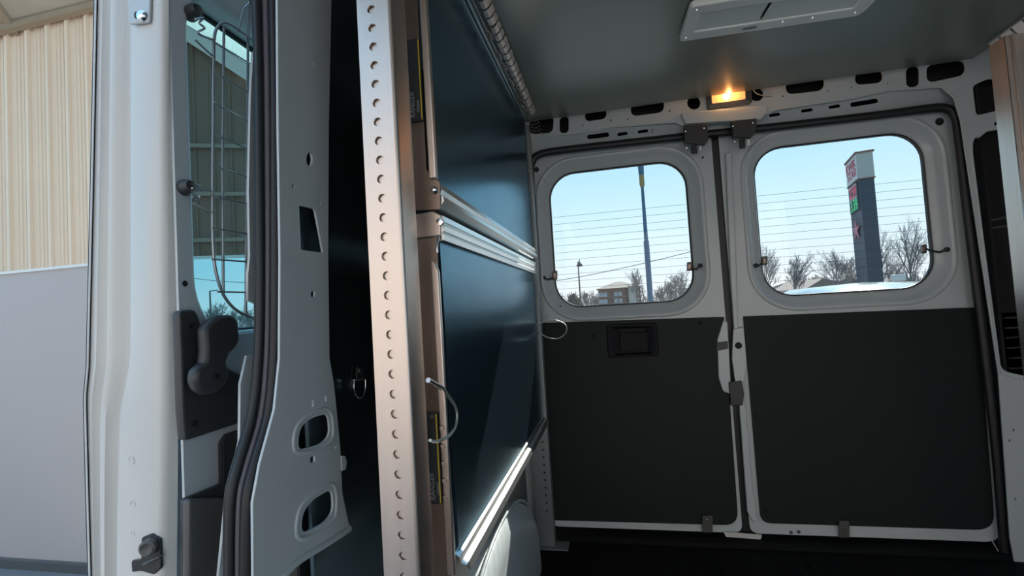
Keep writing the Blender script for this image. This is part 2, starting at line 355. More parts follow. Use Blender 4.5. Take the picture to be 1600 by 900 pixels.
# centre overlap strip on right door, latch hardware
MB().prism([PY(x, y, 1.683) for x, y in [(1134, 240), (1143, 236), (1150, 380), (1153, 500), (1163, 600), (1176, 760), (1184, 812), (1178, 818), (1168, 800), (1150, 560), (1141, 420)]], (0, .014, 0)).build('overlap_flange', white, d2, bevel=.003)
st = rnd([PY(x, y, 1.678) for x, y in [(1146, 514), (1162, 511), (1165, 540), (1167, 572), (1164, 590), (1160, 606), (1150, 606), (1144, 560)]], .004)
sk = MB().prism(st, (0, .01, 0)).build('latch_plate', white, d2, bevel=.002)
c = PY(1154, 540, 1.677); MB().lathe(c, (0, -1, 0), [(.011, 0), (.010, .002), (.006, .001), (.0005, .001)], 20).build('plate_hole', holem, sk, smooth=50)
MB().prism(rnd([PY(x, y, 1.676) for x, y in [(1139, 597), (1159, 594), (1163, 615), (1161, 634), (1142, 634)]], .006), (0, .012, 0)).build('latch_bolt', blackp, d2, bevel=.003)
MB().prism(rnd([PY(x, y, 1.684) for x, y in [(1131, 500), (1137, 503), (1143, 616), (1130, 612), (1123, 590), (1121, 530)]], .008), (0, .010, 0)).build('lock_cover', white, d1, bevel=.004)
MB().prism(rnd([PY(x, y, 1.679) for x, y in [(1122, 535), (1137, 533), (1138, 545), (1123, 548)]], .002), (0, .006, 0)).build('lock_catch', blackp, d1, bevel=.001)
# top latches of both doors
def top_latch(px, parent_label, px2):
    r = empty('door_latch', tuple(PY(*px[0], 1.64)), label=parent_label, cat='latch', group='black latches above the rear doors')
    MB().prism(rnd([PY(x, y, 1.645) for x, y in px], .004), (0, -.020, 0)).build('housing', blackp, r, bevel=.003)
    (x0, y0), (x1, y1) = px2
    MB().prism([PY(x, y, 1.640) for x, y in [(x0+3, y0), (x0+12, y0-1), (x0+13, y1), (x0+4, y1+1)]], (0, -.008, 0)).build('hook', rubber, r, bevel=.001)
    MB().prism([PY(x, y, 1.640) for x, y in [(x0+15, y0-1), (x0+20, y0-1), (x0+21, y1-5), (x0+16, y1-4)]], (0, -.006, 0)).build('striker', chrome, r, bevel=.001)
    for k, (x, y) in enumerate([(px[0][0]+4, px[0][1]+5), (px[1][0]-4, px[1][1]+4), (x0-3, y0+2)]):
        MB().lathe(PY(x, y, 1.625), (0, -1, 0), [(.003, 0), (.0025, .002), (.0003, .0025)], 10).build('bolt', chrome, r, smooth=50)
    return r
top_latch([(1067, 200), (1104, 196), (1105, 222), (1100, 229), (1068, 226)], 'black latch block above the left rear door', ((1076, 229), (1094, 240)))
top_latch([(1141, 192), (1180, 188), (1180, 205), (1172, 218), (1143, 217)], 'black latch block above the right rear door', ((1151, 219), (1168, 232)))
MB().box(.335, .410, 1.706, 1.765, -.80, .59).build('centre_seal', rubber, wb, bevel=.004)
# window clip wires
def clip(pts, px, lab, d):
    r = empty('window_clip', tuple(PY(*px, 1.70)), label=lab, cat='clip', group='window connector clips on the rear doors')
    MB().tube([PY(x, y, 1.698) for x, y in pts], .0032, 8).build('wire', rubber, r, smooth=60)
    x, y = pts[0]; MB().lathe(PY(x, y, 1.70), (0, -1, 0), [(.0075, -.002), (.0075, .004), (.004, .006), (.0004, .006)], 14).build('grommet', rubber, r, smooth=50)
    x, y = px; MB().prism(rnd([PY(x-4, y-7, 1.715), PY(x+4, y-8, 1.715), PY(x+4, y+6, 1.715), PY(x-4, y+7, 1.715)], .002), (0, -.008, 0)).build('connector', greyp, r, bevel=.001)
    MB().prism([PY(x-2, y-4, 1.706), PY(x+2, y-4, 1.706), PY(x+2, y+3, 1.706), PY(x-2, y+3, 1.706)], (0, -.003, 0)).build('terminal', alud, r)
clip([(850, 434), (857, 437), (864, 434)], (867, 431), 'black connector clip at the left side of the left rear window', d1)
clip([(1094, 415), (1088, 421), (1080, 419)], (1077, 417), 'black connector clip at the right side of the left rear window', d1)
clip([(1181, 415), (1186, 415), (1190, 412)], (1194, 408), 'black connector clip at the left side of the right rear window', d2)
clip([(1479, 390), (1468, 394), (1452, 391), (1448, 389)], (1442, 390), 'pale connector clip at the right side of the right rear window', d2)
# bottom latches
for x, y, lab in ((1105, 818, 'small steel latch plate at the foot of the left rear door'), (1318, 826, 'small steel latch plate at the foot of the right rear door')):
    r = empty('floor_latch', tuple(PY(x, y+12, 1.68)), label=lab, cat='latch', group='latch plates at the foot of the rear doors')
    MB().prism(rnd([PY(a, b, 1.682) for a, b in [(x-8, y-13), (x+8, y-13), (x+8, y+13), (x-8, y+13)]], .004), (0, -.006, 0)).build('plate', greyp, r, bevel=.0015)
    for q in (-6, 5): MB().lathe(PY(x, y+q, 1.676), (0, -1, 0), [(.003, 0), (.0022, .002), (.0003, .0024)], 10).build('bolt', chrome, r, smooth=50)
MB().prism(rnd([PY(x, y, 1.69) for x, y in [(1130, 830), (1190, 835), (1188, 842), (1134, 838)]], .002), (0, -.004, 0)).build('sill_plate', whiteb, wb)
for x, y in ((1236, 832), (1248, 831), ): dot(d2, x, y, 1.694, .005, greyp, 'bolt')
# =================================================================== DOME LAMP
yl = YH-.006
lp = empty('dome_lamp', tuple(PY(1136, 165, YH)), label='small amber interior lamp glowing on the header above the rear doors', cat='lamp')
ho = rnd([PY(x, y, yl) for x, y in [(1102, 136), (1172, 126), (1174, 163), (1105, 172)]], .008)
ih = rnd([PY(x, y, yl) for x, y in [(1110, 140), (1162, 134), (1163, 158), (1111, 165)]], .005)
m = MB(); m.loft([[p+V((0, .012, 0)) for p in ho], [p+V((0, -.010, 0)) for p in ho], [p+V((0, -.016, 0)) for p in ih], [p+V((0, -.006, 0)) for p in ih]]); m.build('housing', greyp, lp, smooth=40)
MB().prism([p+V((0, -.009, 0)) for p in ih], (0, .003, 0)).build('lens', amber, lp)
MB().lathe(PY(1134, 152, yl)+V((0, -.0095, 0)), (0, -1, 0), [(.0115, 0), (.009, .003), (.0004, .005)], 16).build('bulb', amberb, lp, smooth=60)
MB().lathe(PY(1143, 145, yl)+V((0, -.0095, 0)), (0, -1, 0), [(.006, 0), (.005, .003), (.0004, .004)], 12).build('bulb', amberb, lp, smooth=60)
ld = bpy.data.lights.new('dome_light', 'POINT'); ld.energy = .8; ld.color = (1, .45, .12); ld.shadow_soft_size = .012
lo = bpy.data.objects.new('dome_light', ld); C.objects.link(lo); p = PY(1136, 150, yl); lo.location = (p.x, p.y-.028, p.z+H)
# cord by lamp
MB().tube(smooth_path([PY(x, y, 1.636) for x, y in [(1175, 131), (1178, 142), (1187, 148), (1207, 150)]], 6), .0018, 8).build('lamp_cord', cable, smooth=60, label='thin white cord curling right of the amber lamp', cat='cord')
# =================================================================== CEILING LIGHT
cl = empty('ceiling_light', (.42, 1.18, ZC-.02), label='rectangular white ceiling light with clear ribbed lens', cat='light')
def pz(x, y, z=ZC-.012): return PZ(x, y, z)
A = pz(1063, 60); B = pz(1078, 7); D = pz(1322, 22)
ex = (D-A); ex.normalize(); ey = V((-ex.y, ex.x, 0))      # the plate's own axes
Ld = (D-A).length+.03
def cp(u, v, z=0): return A+ex*u+ey*(-v)+V((0, 0, z))
wv = .135
fr_o = rnd([cp(0, 0), cp(Ld*.985, 0), cp(Ld, .02), cp(Ld, wv), cp(0, wv)], [.01, .02, .01, .012, .012])
fr_i = rnd([cp(.022, .030), cp(Ld-.03, .030), cp(Ld-.03, wv-.025), cp(.022, wv-.025)], .008)
plateZ('frame', ZC-.012, [fr_o, fr_i], .016, mat('white_plastic', (.86, .89, .86), .35), cl, bevel=.003, smooth=40)
MB().prism([p+V((0, 0, .004)) for p in fr_i], (0, 0, .002)).build('reflector', alud, cl)
q = Ld*.42
MB().prism([cp(.024, .032, -.004), cp(q, .032, -.004), cp(q, wv-.027, -.004), cp(.024, wv-.027, -.004)], (0, 0, .004)).build('lens', clearpl, cl, bevel=.002, label='ribbed clear lens')
MB().prism([cp(q+.006, .032, -.004), cp(Ld-.032, .032, -.004), cp(Ld-.032, wv-.027, -.004), cp(q+.006, wv-.027, -.004)], (0, 0, .003)).build('lens', clearpl, cl, bevel=.002)
for u, v in ((.010, .013), (.012, wv-.012), (Ld-.02, .016), (Ld*.72, .022), (Ld*.56, .022)):
    MB().lathe(cp(u, v, -.008), (0, 0, -1), [(.0035, 0), (.0028, .002), (.0004, .0025)], 12).build('screw', chrome, cl, smooth=50)
MB().tube([cp(Ld*.42, .018, -.009), cp(Ld*.42-.03, .017, -.009)], .002, 6).build('switch', greyp, cl)
# =================================================================== SHELF UNIT (left)
greyal = mat('dull_grey_metal', (.26, .285, .29), .45, metal=.5, vary=.1)
def holed_post(name, x0, x1, y0, y1, z0, z1, hx, zs, hr, parent, alu=alu):
    """C-channel: punched front face + side faces with rounded corners"""
    f = [V((x0, y0, z0)), V((x1-.005, y0, z0)), V((x1-.005, y0, z1)), V((x0, y0, z1))]
    loops = [f]
    for z in zs: loops.append([V((hx(z)+hr*math.cos(a), y0, z+hr*math.sin(a))) for a in [2*PI*k/16 for k in range(16)]])
    o = plateY(name, y0, loops, .0025, alu, parent, label='punched aluminium channel')
    m = MB()
    prof = [(x1-.005, y0-.0012)]+[(x1-.005+.005*math.sin(t), y0-.0012+.005-.005*math.cos(t)) for t in [PI/2*k/5 for k in range(1, 6)]]+[(x1, y1), (x1-.022, y1), (x1-.022, y1-.003), (x1-.003, y1-.003), (x1-.003, y0+.006), (x1-.006, y0+.0012)]
    m.prism([V((a, b, z0)) for a, b in prof], (0, 0, z1-z0)).build('channel_web', alu, o, smooth=35)
    m = MB(); m.box(x0, x0+.003, y0, y1, z0, z1); m.box(x0+.003, x1-.022, y1-.003, y1, z0, z1); m.build('channel_web', alu, o)
    MB().box(x0+.004, x1-.006, y0+.0030, y0+.0045, z0, z1).build('inner_strut_or_shade', alu if hr > .005 else cavity, o)
    return o
su = empty('shelf_upright', (-.29, .62, ZF), label='punched aluminium upright post at the near end of the left shelf unit', cat='shelf post', group='shelf uprights of the left shelf unit')
zs = [PY(577, 16, .6).z+.0269*3-k*.0269 for k in range(0, 52)]
holed_post('post', -.326, -.274, .60, .648, ZF, ZC-.01, lambda z: -.300+(z)*-.010, zs, .0062, su)
for z in zs[2:]:
    pass
MB().box(-.335, -.25, .595, .66, ZF, ZF+.006).build('foot_plate', alu, su, bevel=.001)
sr = empty('shelf_upright', (-.28, 1.61, ZF), label='punched grey upright post at the far end of the left shelf unit', cat='shelf post', group='shelf uprights of the left shelf unit')
zr = [PY(839+k*.7, 704+k*12, 1.60).z for k in range(-3, 9)]
holed_post('post', -.305, -.246, 1.612, 1.645, ZF, ZC-.01, lambda z: -.266, zr, .0035, sr, greyal)
MB().box(-.33, -.20, 1.59, 1.649, ZF, ZF+.004).build('foot_plate', greyal, sr, bevel=.001)
def prof_y(name, prof, y0, y1, m, parent, **k):
    return MB().prism([V((x, y0, z)) for x, z in prof], (0, y1-y0, 0)).build(name, m, parent, **k)
XP = -.255; Y0 = .688; Y1 = 1.598
# upper folded shelf
us = empty('folding_shelf', (-.30, 1.14, .165), label='upper black folded shelf tray with aluminium edge rails, hanging flat at the left', cat='shelf', group='folded shelves of the left shelf unit')
MB().box(XP-.006, XP, Y0, Y1, .190, .634).build('tray_panel', panelm, us, label='black tray panel')
prof_y('bottom_rail', [(-.352, .178), (-.345, .172), (-.300, .170), (-.296, .166), (-.268, .164), (-.264, .160), (-.250, .164), (-.244, .172), (-.246, .180), (-.250, .182), (-.247, .190), (-.250, .200), (-.257, .203), (-.262, .198), (-.262, .192), (-.352, .192)], Y0+.001, Y1+.008, aluy, us, smooth=25, label='aluminium edge rail')
prof_y('top_rail', [(-.262, .640), (-.248, .640), (-.244, .652), (-.250, .660), (-.254, .656), (-.262, .662)], .74, Y1-.04, aluy, us, smooth=25, label='aluminium edge rail')
# near end cap
ec = MB().prism([V((-.352, .684, .164)), V((-.250, .684, .158)), V((-.247, .684, .200)), V((-.268, .684, .222)), V((-.268, .684, .634)), V((-.352, .684, .634))], (0, .003, 0)).build('end_cap', alud, us, bevel=.001, label='brownish aluminium end cap')
MB().box(-.262, -.250, .676, .686, .205, .634).build('end_flange', alu, us, bevel=.002)
MB().lathe(V((-.256, .683, .188)), (0, -1, 0), [(.006, 0), (.0055, .005), (.003, .007), (.0004, .007)], 16).build('bolt', chrome, us, smooth=50)
def label_plate(parent, z0, z1, t1, t2, x0=-.300, x1=-.2665):
    y = .679
    l = MB().box(x0, x1, y, y+.002, z0, z1).build('label_plate', blackp, parent, label='black maker plate with white lettering')
    MB().box(x1-.003, x1-.0012, y-.0006, y, z0+.002, z1-.002).build('yellow_edge', yellow, l)
    L = (z1-z0)
    fin('lettering', text_mesh(t1, .0105, V((x0+.0170, y-.0004, z0+L*.04)), V((0, 0, 1)), V((-1, 0, 0)), .0003, 'LEFT', .15), MATS.get('print_dim') or mat('print_dim', (.35, .35, .34), .6), l)
    fin('lettering', text_mesh(t2, .0055, V((x0+.0262, y-.0004, z0+L*.10)), V((0, 0, 1)), V((-1, 0, 0)), .0003, 'LEFT', .15), MATS.get('print_dim') or mat('print_dim', (.35, .35, .34), .6), l)
label_plate(us, PY(645, 190, .679).z, PY(640, 62, .679).z, 'RANGER', 'DESIGN')
# lower folded shelf
ls = empty('folding_shelf', (-.28, 1.14, -.40), label='lower black folded shelf tray with dusty face, sunlit bottom rail and curved near corner', cat='shelf', group='folded shelves of the left shelf unit')
XL = -.258
pan = rnd([V((XL, Y0+.022, -.38)), V((XL, Y1, -.375)), V((XL, Y1, .124)), V((XL, Y0+.010, .124))], [0, 0, 0, .022])
MB().prism(pan, (-.005, 0, 0)).build('tray_panel', panelm, ls, label='black tray panel')
prof_y('top_rail', [(-.320, .116), (-.262, .114), (-.262, .110), (-.250, .112), (-.249, .120), (-.254, .122), (-.249, .126), (-.248, .134), (-.254, .137), (-.248, .141), (-.249, .150), (-.258, .154), (-.320, .150)], Y0+.006, Y1-.006, aluy, ls, smooth=25, label='aluminium edge rail')
prof_y('bottom_rail', [(-.268, -.372), (-.262, -.366), (-.254, -.372), (-.252, -.380), (-.243, -.383), (-.238, -.392), (-.244, -.402), (-.254, -.404), (-.268, -.400)], Y0+.01, Y1+.004, aluy, ls, smooth=30, label='aluminium edge rail')
MB().prism([V((-.350, .686, .116)), V((-.252, .686, .118)), V((-.249, .686, .150)), V((-.262, .686, .158)), V((-.350, .686, .150))], (0, .012, 0)).build('end_cap', alu, ls, bevel=.002)
MB().prism([V((-.350, .688, -.400)), V((-.270, .688, -.400)), V((-.2585, .688, .116)), V((-.350, .688, .116))], (0, .003, 0)).build('end_cap', alud, ls, bevel=.001, label='brownish aluminium end cap')
fl = smooth_path([PX(683, 395, -.256), PX(683, 380, -.256), PX(686, 366, -.256), PX(694, 360, -.256)], 5)
MB().tube(fl, .0022, 8).build('corner_bead', chrome, ls, smooth=60)
fl2 = smooth_path([V((-.258, .688, .09)), V((-.259, .686, .07)), V((-.263, .684, .05)), V((-.264, .684, -.1)), V((-.264, .684, -.39))], 5)
MB().prism([V((-.268, .680, -.39)), V((-.256, .680, -.39)), V((-.256, .680, .062)), V((-.262, .680, .080)), V((-.268, .680, .080))], (0, .008, 0)).build('end_flange', alu, ls, bevel=.002)
MB().lathe(PY(688, 347, .685), (0, -1, 0), [(.006, 0), (.0055, .004), (.0004, .005)], 14).build('bolt', chrome, ls, smooth=50)
label_plate(ls, PY(686, 788, .679).z, PY(680, 645, .679).z, 'RANGER', 'DESIGN', -.300, -.2695)
for i, y in enumerate((625, 650)):
    MB().lathe(PY(676, y, .682), (0, -1, 0), [(.0035, 0), (.003, .003), (.0004, .003)], 10).build('rivet', chrome, ls, smooth=50)
for i, y in enumerate((668, 697, 723, 750, 776)):
    MB().lathe(PY(697-6+i*1.2, y, .679), (0, -1, 0), [(.0035, 0), (.003, .003), (.0004, .003)], 10).build('rivet', alu, ls, smooth=50)
# cable loops
MB().tube(smooth_path([PX(x, y, -.246) for x, y in [(670, 596), (690, 604), (700, 618), (713, 640), (712, 665), (700, 682), (682, 690), (672, 688)]], 6), .0022, 8).build('cable_loop', cable, smooth=60, label='steel cable loop at the near end of the lower folded shelf', cat='cable', group='steel cable loops on the shelf ends')
MB().tube([PX(669, 594, -.245), PX(690, 606, -.245)], .0035, 10).build('cable_sleeve', alu, smooth=60, label='aluminium crimp sleeve at the top of the near cable loop', cat='sleeve')
MB().tube(smooth_path([PY(x, y, 1.59) for x, y in [(838, 507), (852, 502), (870, 501), (884, 508), (884, 520), (872, 529), (855, 527), (840, 518)]], 6), .002, 8).build('cable_loop', cable, smooth=60, label='steel cable loop sticking out in front of the left rear door liner', cat='cable', group='steel cable loops on the shelf ends')
MB().tube(smooth_path([PY(x, y, 1.59) for x, y in [(824, 266), (838, 270), (850, 280), (855, 292), (848, 302), (838, 303), (826, 295)]], 6), .0012, 8).build('cable_loop', cable, smooth=60, label='thin steel cable loop by the upper left corner of the left rear window', cat='cable', group='steel cable loops on the shelf ends')
# scalloped edge trims along the ceiling
def scallop(name, a, b, w, n, lab, sgn=1, drop=0, beads=True):
    r = empty(name, tuple(a), label=lab, cat='edge trim', group='perforated trims along the ceiling edges')
    d = (b-a)/n; m = MB(); lip = MB()
    for i in range(n):
        p = a+d*i; q_ = a+d*(i+.82)
        k = 5
        for j in range(k):
            t0, t1 = j/k, (j+1)/k
            f = lambda t: V((sgn*w*t, 0, -w*.35*math.sin(PI*t)-drop*t))
            sc = .12
            m.add([p+f(t0)+d*sc*math.sin(PI*t0), q_+f(t0)+d*sc*math.sin(PI*t0), q_+f(t1)+d*sc*math.sin(PI*t1), p+f(t1)+d*sc*math.sin(PI*t1)], [(0, 1, 2, 3)])
    s = m.build('scalloped_strip', alu, r)
    so = s.modifiers.new('solid', 'SOLIDIFY'); so.thickness = .0018
    MB().tube([a+V((0, 0, .002)), b+V((0, 0, .002))], .0025, 6).build('edge_bead', aluy, r, smooth=60)
    c = MB()
    for i in range(10):
        for j in range(4):
            p = b+d*.9*(i*.8)+V((sgn*w*(.15+j*.25), .0, -.002-.0045*i*.8-(.004 if j in (1, 2) else 0)))
            c.lathe(p, (0, -.6, -.8), [(.0032, 0), (.0024, .0015), (.0004, .0018)], 8)
    if beads: c.build('end_beads', chrome, r, smooth=50)
scallop('edge_trim', V((-.240, .70, .640)), V((-.240, 1.52, .640)), .036, 27, 'scalloped shiny edge trim between the left shelf rail and the ceiling', 1)
scallop('edge_trim', V((1.01, .80, .632)), V((1.035, 1.50, .632)), .10, 18, 'scalloped shiny edge trim in the upper right ceiling corner', 1, .02, False)
# right shelf post
ZR = PY(1568, 56, 1.30).z
rp = empty('shelf_upright', (1.06, 1.30, ZF), label='tall aluminium post at the right edge in front of the right pillar', cat='shelf post')
xr = PY(1571, 60, 1.30).x
zz = [.49-k*.03 for k in range(40)]
plateY('post', 1.302, [[V((xr, 0, ZF)), V((xr+.05, 0, ZF)), V((xr+.05, 0, ZR)), V((xr, 0, ZR))]]+[[V((xr+.034+.006*math.cos(a), 0, z+.006*math.sin(a))) for a in [2*PI*k/12 for k in range(12)]] for z in zz], .003, alu, rp)
MB().box(xr, xr+.0025, 1.303, 1.35, ZF, ZR).build('side_web', alu, rp)
MB().box(xr+.010, xr+.014, 1.296, 1.3005, ZF, ZR).build('edge_ridge', alu, rp, bevel=.0015)
MB().box(xr-.01, xr+.06, 1.29, 1.36, ZF, ZF+.005).build('foot_plate', alu, rp, bevel=.001)
# wheel arch
def arch_ring(x, s, zt):
    out = []
    for k in range(25):
        a = PI*k/24; out.append(V((x, 1.085-math.cos(a)*.415*s, ZF+.002+(abs(math.sin(a))**.8)*zt)))
    return out
wa = empty('wheel_arch', (-.36, 1.14, ZF), label='white painted rear wheel arch under the lower shelf rail, lit by the sun', cat='wheel arch')
MB().loft([arch_ring(-.47, 1, .312), arch_ring(-.31, 1, .312), arch_ring(-.285, .985, .305), arch_ring(-.272, .95, .282), arch_ring(-.270, .90, .258), arch_ring(-.27, .05, .01)], closed=False).build('housing', white, wa, smooth=50)
MB().tube(arch_ring(-.287, 1.0, .315), .004, 8).build('weld_flange', white, wa, smooth=60)
MB().tube(arch_ring(-.350, 1.003, .3135), .002, 6).build('seam', rubberg, wa, smooth=60)
# D ring on left liner
dr = empty('tie_down_ring', tuple(PX(561, 600, -.47)), label='small steel D-ring tie-down on the black left wall liner', cat='ring')
MB().prism(rnd([PX(x, y, -.469) for x, y in [(556, 572), (567, 572), (568, 592), (555, 592)]], .003), (.003, 0, 0)).build('mount', blackp, dr, bevel=.001)
MB().lathe(PX(561, 579, -.466), (1, 0, 0), [(.004, 0), (.003, .003), (.0004, .003)], 12).build('bolt', greyp, dr, smooth=50)
MB().tube(smooth_path([PX(x, y, -.458) for x, y in [(554, 594), (553, 606), (556, 617), (562, 622), (568, 618), (571, 606), (571, 592)]], 5), .0016, 8).build('ring', chrome, dr, smooth=60)
MB().tube([PX(553, 594, -.458), PX(571, 592, -.458)], .0016, 8).build('ring_bar', chrome, dr, smooth=60)
# =================================================================== C PILLAR between sliding door opening and liner
XC = -.455
pf = lambda x, y: PX(x, y, XC)
po = [pf(*p) for p in [(432, -90), (434, 200), (437, 400), (436, 560), (428, 640), (405, 725), (394, 785), (395, 905), (432, 905), (447, 893), (470, 873), (508, 850), (541, 829), (545, 826), (541, 810), (533, 770), (530, 700), (524, 640), (520, 600), (513, 560), (511, 400), (512, 200), (518, -90)]]
hl = [rnd(ppx([(464, 320), (491, 326), (504, 396), (467, 391)], XC), .006), ellp(482, 249, 5.2, 11.5, pf), ellp(457, 291, 3, 4.2, pf, 10), ellp(498.5, 317, 2.2, 4, pf, 10),
      ppx([(484, 455), (491, 454), (491, 464), (484, 465)], XC), ppx([(485, 625), (489, 624), (489, 636), (485, 637)], XC), ppx([(505, 618), (509, 617), (509, 628), (505, 629)], XC),
      ppx([(483, 714), (491, 711), (491, 722), (483, 725)], XC), ellp(522.5, 699, 2, 4, pf, 10),
      rnd(ppx([(463, 705), (466, 668), (485, 652), (512, 645), (515, 680), (500, 695)], XC), .014), rnd(ppx([(468, 836), (471, 800), (487, 780), (518, 762), (520, 800), (505, 818)], XC), .016)]
pil = empty('trim_1', tuple(pf(470, 900)), kind='structure', label='white door pillar with punched holes left of the shelf unit')
plateX('pillar_pressing', XC, [po]+hl, .004, white, pil, bevel=.001, smooth=40)
for rim in ([(459, 703), (462, 668), (483, 648), (514, 641), (519, 682), (502, 699), (480, 706)], [(463, 838), (466, 799), (484, 776), (520, 757), (524, 802), (508, 822), (484, 838)]):
    MB().tube(smooth_path([PX(a, b, XC+.001) for a, b in rim], 5, True), .0038, 8, closed=True).build('pressed_rim', white, pil, smooth=70)
MB().tube(smooth_path([PX(a, b, XC+.001) for a, b in [(545, 826), (508, 850), (470, 873), (447, 893), (430, 910)]], 5), .006, 8).build('pressed_edge', white, pil, smooth=70)
MB().lathe(PX(491, 102, XC+.002), (1, 0, 0), [(.005, 0), (.003, .0015), (.0004, .001)], 12).build('dimple', white, pil, smooth=60)
MB().prism(rnd([PX(*p, XC+.004) for p in [(531, 712), (537, 712), (540, 722), (538, 734), (532, 736)]], .003), (.003, 0, 0)).build('tab', white, pil, bevel=.001)
MB().box(-.502, -.497, .655, .72, -1.0, .75).build('shade_sheet_back', cavity, pil)
MB().box(-.50, -.479, .715, .72, -1.0, .75).build('shade_sheet_back', cavity, pil)
# little bracket seen inside the trapezoid hole
MB().prism([PX(*p, -.475) for p in [(474, 345), (481, 347), (483, 378), (475, 377)]], (.002, 0, 0)).build('inner_bracket', greyp, pil)
# seal bands of the sliding-door opening
cen = lambda L, v: smooth_path([PX(a, b, v) for a, b in L], 6)
MB().tube(cen([(399, -60), (404, 100), (406, 300), (407, 450), (404, 560), (394, 650), (372, 730), (361, 785), (360, 905)], -.487), .0062, 10).build('seal', rubber, pil, smooth=70, label='black rubber weatherstrip')
MB().tube(cen([(412, -60), (416, 100), (418, 300), (418, 450), (416, 560), (407, 650), (384, 730), (373, 785), (371, 905)], -.482), .0052, 10).build('seal_carrier', rubberg, pil, smooth=70)
MB().tube(cen([(426, -60), (430, 100), (431, 300), (431, 450), (429, 560), (420, 650), (398, 730), (387, 785), (385, 905)], -.470), .0082, 10).build('seal_shadow_gap', rubber, pil, smooth=70)
MB().tube(cen([(392, -60), (399, 100), (400, 300), (400, 450), (398, 560), (387, 650), (364, 730), (353, 785), (352, 905)], -.496), .0028, 8).build('seal_lip', rubber, pil, smooth=70)
# outer flanges seen between the door window and the seal
XFg = -.53
plateX('outer_flange', XFg, [[PX(*p, XFg) for p in [(394, 82), (412, 70), (412, 476), (399, 475), (386, 470), (386, 430), (389, 400), (387, 300), (390, 150)]]], .004, white, pil)
plateX('outer_flange', XFg, [[PX(*p, XFg) for p in [(384, 556), (412, 552), (395, 900), (340, 900), (352, 780), (373, 690), (374, 600)]]], .004, white, pil)
# =================================================================== SLIDING DOOR (open, slid back outside the wall)
sd = empty('door_3', (-.66, .9, -1.05), kind='structure', label='white sliding side door standing open at the left with caged window')
def lerp_px(tab, y):
    for (x0, y0), (x1, y1) in zip(tab, tab[1:]):
        if y <= y1: return x0+(x1-x0)*(y-y0)/(y1-y0)
    return tab[-1][0]
oc = [(151, -100), (150, 0), (144, 300), (139, 520), (138, 570), (134, 615), (134, 640), (137, 760), (141, 900), (143, 1000)]
gc = [(199, -100), (198, 0), (197, 300), (197, 560), (190, 600), (181, 650), (177, 760), (176, 900), (176, 1000)]
ic = [(262, -100), (262, 0), (262, 300), (263, 600), (262, 760), (260, 900), (260, 1000)]
YE = .55; rows = []; seals = []
ys = [-100, 0, 150, 300, 450, 520, 550, 570, 585, 600, 615, 630, 650, 680, 720, 800, 900, 1000]
for y in ys:
    xo = lerp_px(oc, y); xg = lerp_px(gc, y); xi = lerp_px(ic, y)
    P = lambda x: PY(x, y, YE)
    zc = P(200).z; z0 = zc
    X = lambda x: P(x).x
    g = xg-xo
    pts = [(X(xo)-.004, .62), (X(xo)-.003, .57), (X(xo), .552), (X(xo+g*.22), .549), (X(xo+g*.34), .556), (X(xo+g*.42), .5575), (X(xo+g*.50), .549), (X(xo+g*.72), .5475), (X(xo+g*.86), .555), (X(xo+g*.98), .5575), (X(xg+4), .551), (X(xg+10), .5485), (X(xi-10), .545), (X(xi-4), .5465), (X(xi), .552), (min(X(xi)+.004, -.603), .562)]
    rows.append([V((a, b, zc)) for a, b in pts]); seals.append(V((X(xo)-.002, .551, zc)))
m = MB(); m.loft(rows, closed=False); m.build('front_edge', whiteb, sd, smooth=50)
MB().tube(seals, .0028, 8).build('edge_seal', rubber, sd, smooth=60)
MB().tube([p+V((.0035, -.003, 0)) for p in seals], .0012, 6).build('edge_bead', whitet, sd, smooth=60)
XD = -.60; xf = lambda x, y: PX(x, y, XD)
yb0 = .556; zt_, zb_ = .78, -1.05
# window opening in true Y/Z coordinates
wz1 = PX(354, 13, XD).z; wz0 = PX(372, 517, XD).z; wy0 = PX(300, 300, XD).y
def wring(o, x, y1=1.55, sh=0):
    out = []; R = .085+o; y0, y1_, z0, z1 = wy0-o+sh, y1+o, wz0-o, wz1+o
    for cy, cz, a0 in ((y1_-R, z1-R, 0), (y0+R*.75, z1-R, 90), (y0+R*.75, z0+R, 180), (y1_-R, z0+R, 270)):
        for k in range(9):
            a = math.radians(a0+90*k/8); rx = R*.75 if a0 in (90, 180) else R
            out.append(V((x, cy+rx*math.cos(a), cz+R*math.sin(a))))
    return out
plateX('inner_panel', XD, [[V((XD, yb0, zb_)), V((XD, 1.75, zb_)), V((XD, 1.75, zt_)), V((XD, yb0, zt_))], wring(.004, XD)], .004, white, sd, smooth=40)
MB().loft([wring(.006, XD+.003), wring(.001, XD), wring(-.001, XD-.012), wring(.002, XD-.05)]).build('window_reveal', white, sd, smooth=60)
MB().loft([wring(.004, XD-.046), wring(-.004, XD-.048), wring(-.005, XD-.053)]).build('window_gasket', rubber, sd, smooth=60)
plateX('glass_pane', XD-.052, [wring(.002, XD)], .003, sidegl, sd, label='green tinted side glass')
plateX('outer_skin', XD-.125, [[V((XD, .60, zb_)), V((XD, 1.75, zb_)), V((XD, 1.75, zt_)), V((XD, .60, zt_))], wring(.02, XD, 1.69, .07)], .003, white, sd)
MB().box(XD-.125, XD, 1.745, 1.755, zb_, zt_).box(XD-.14, XD, .56, 1.755, zb_-.01, zb_).build('rear_edge', white, sd)
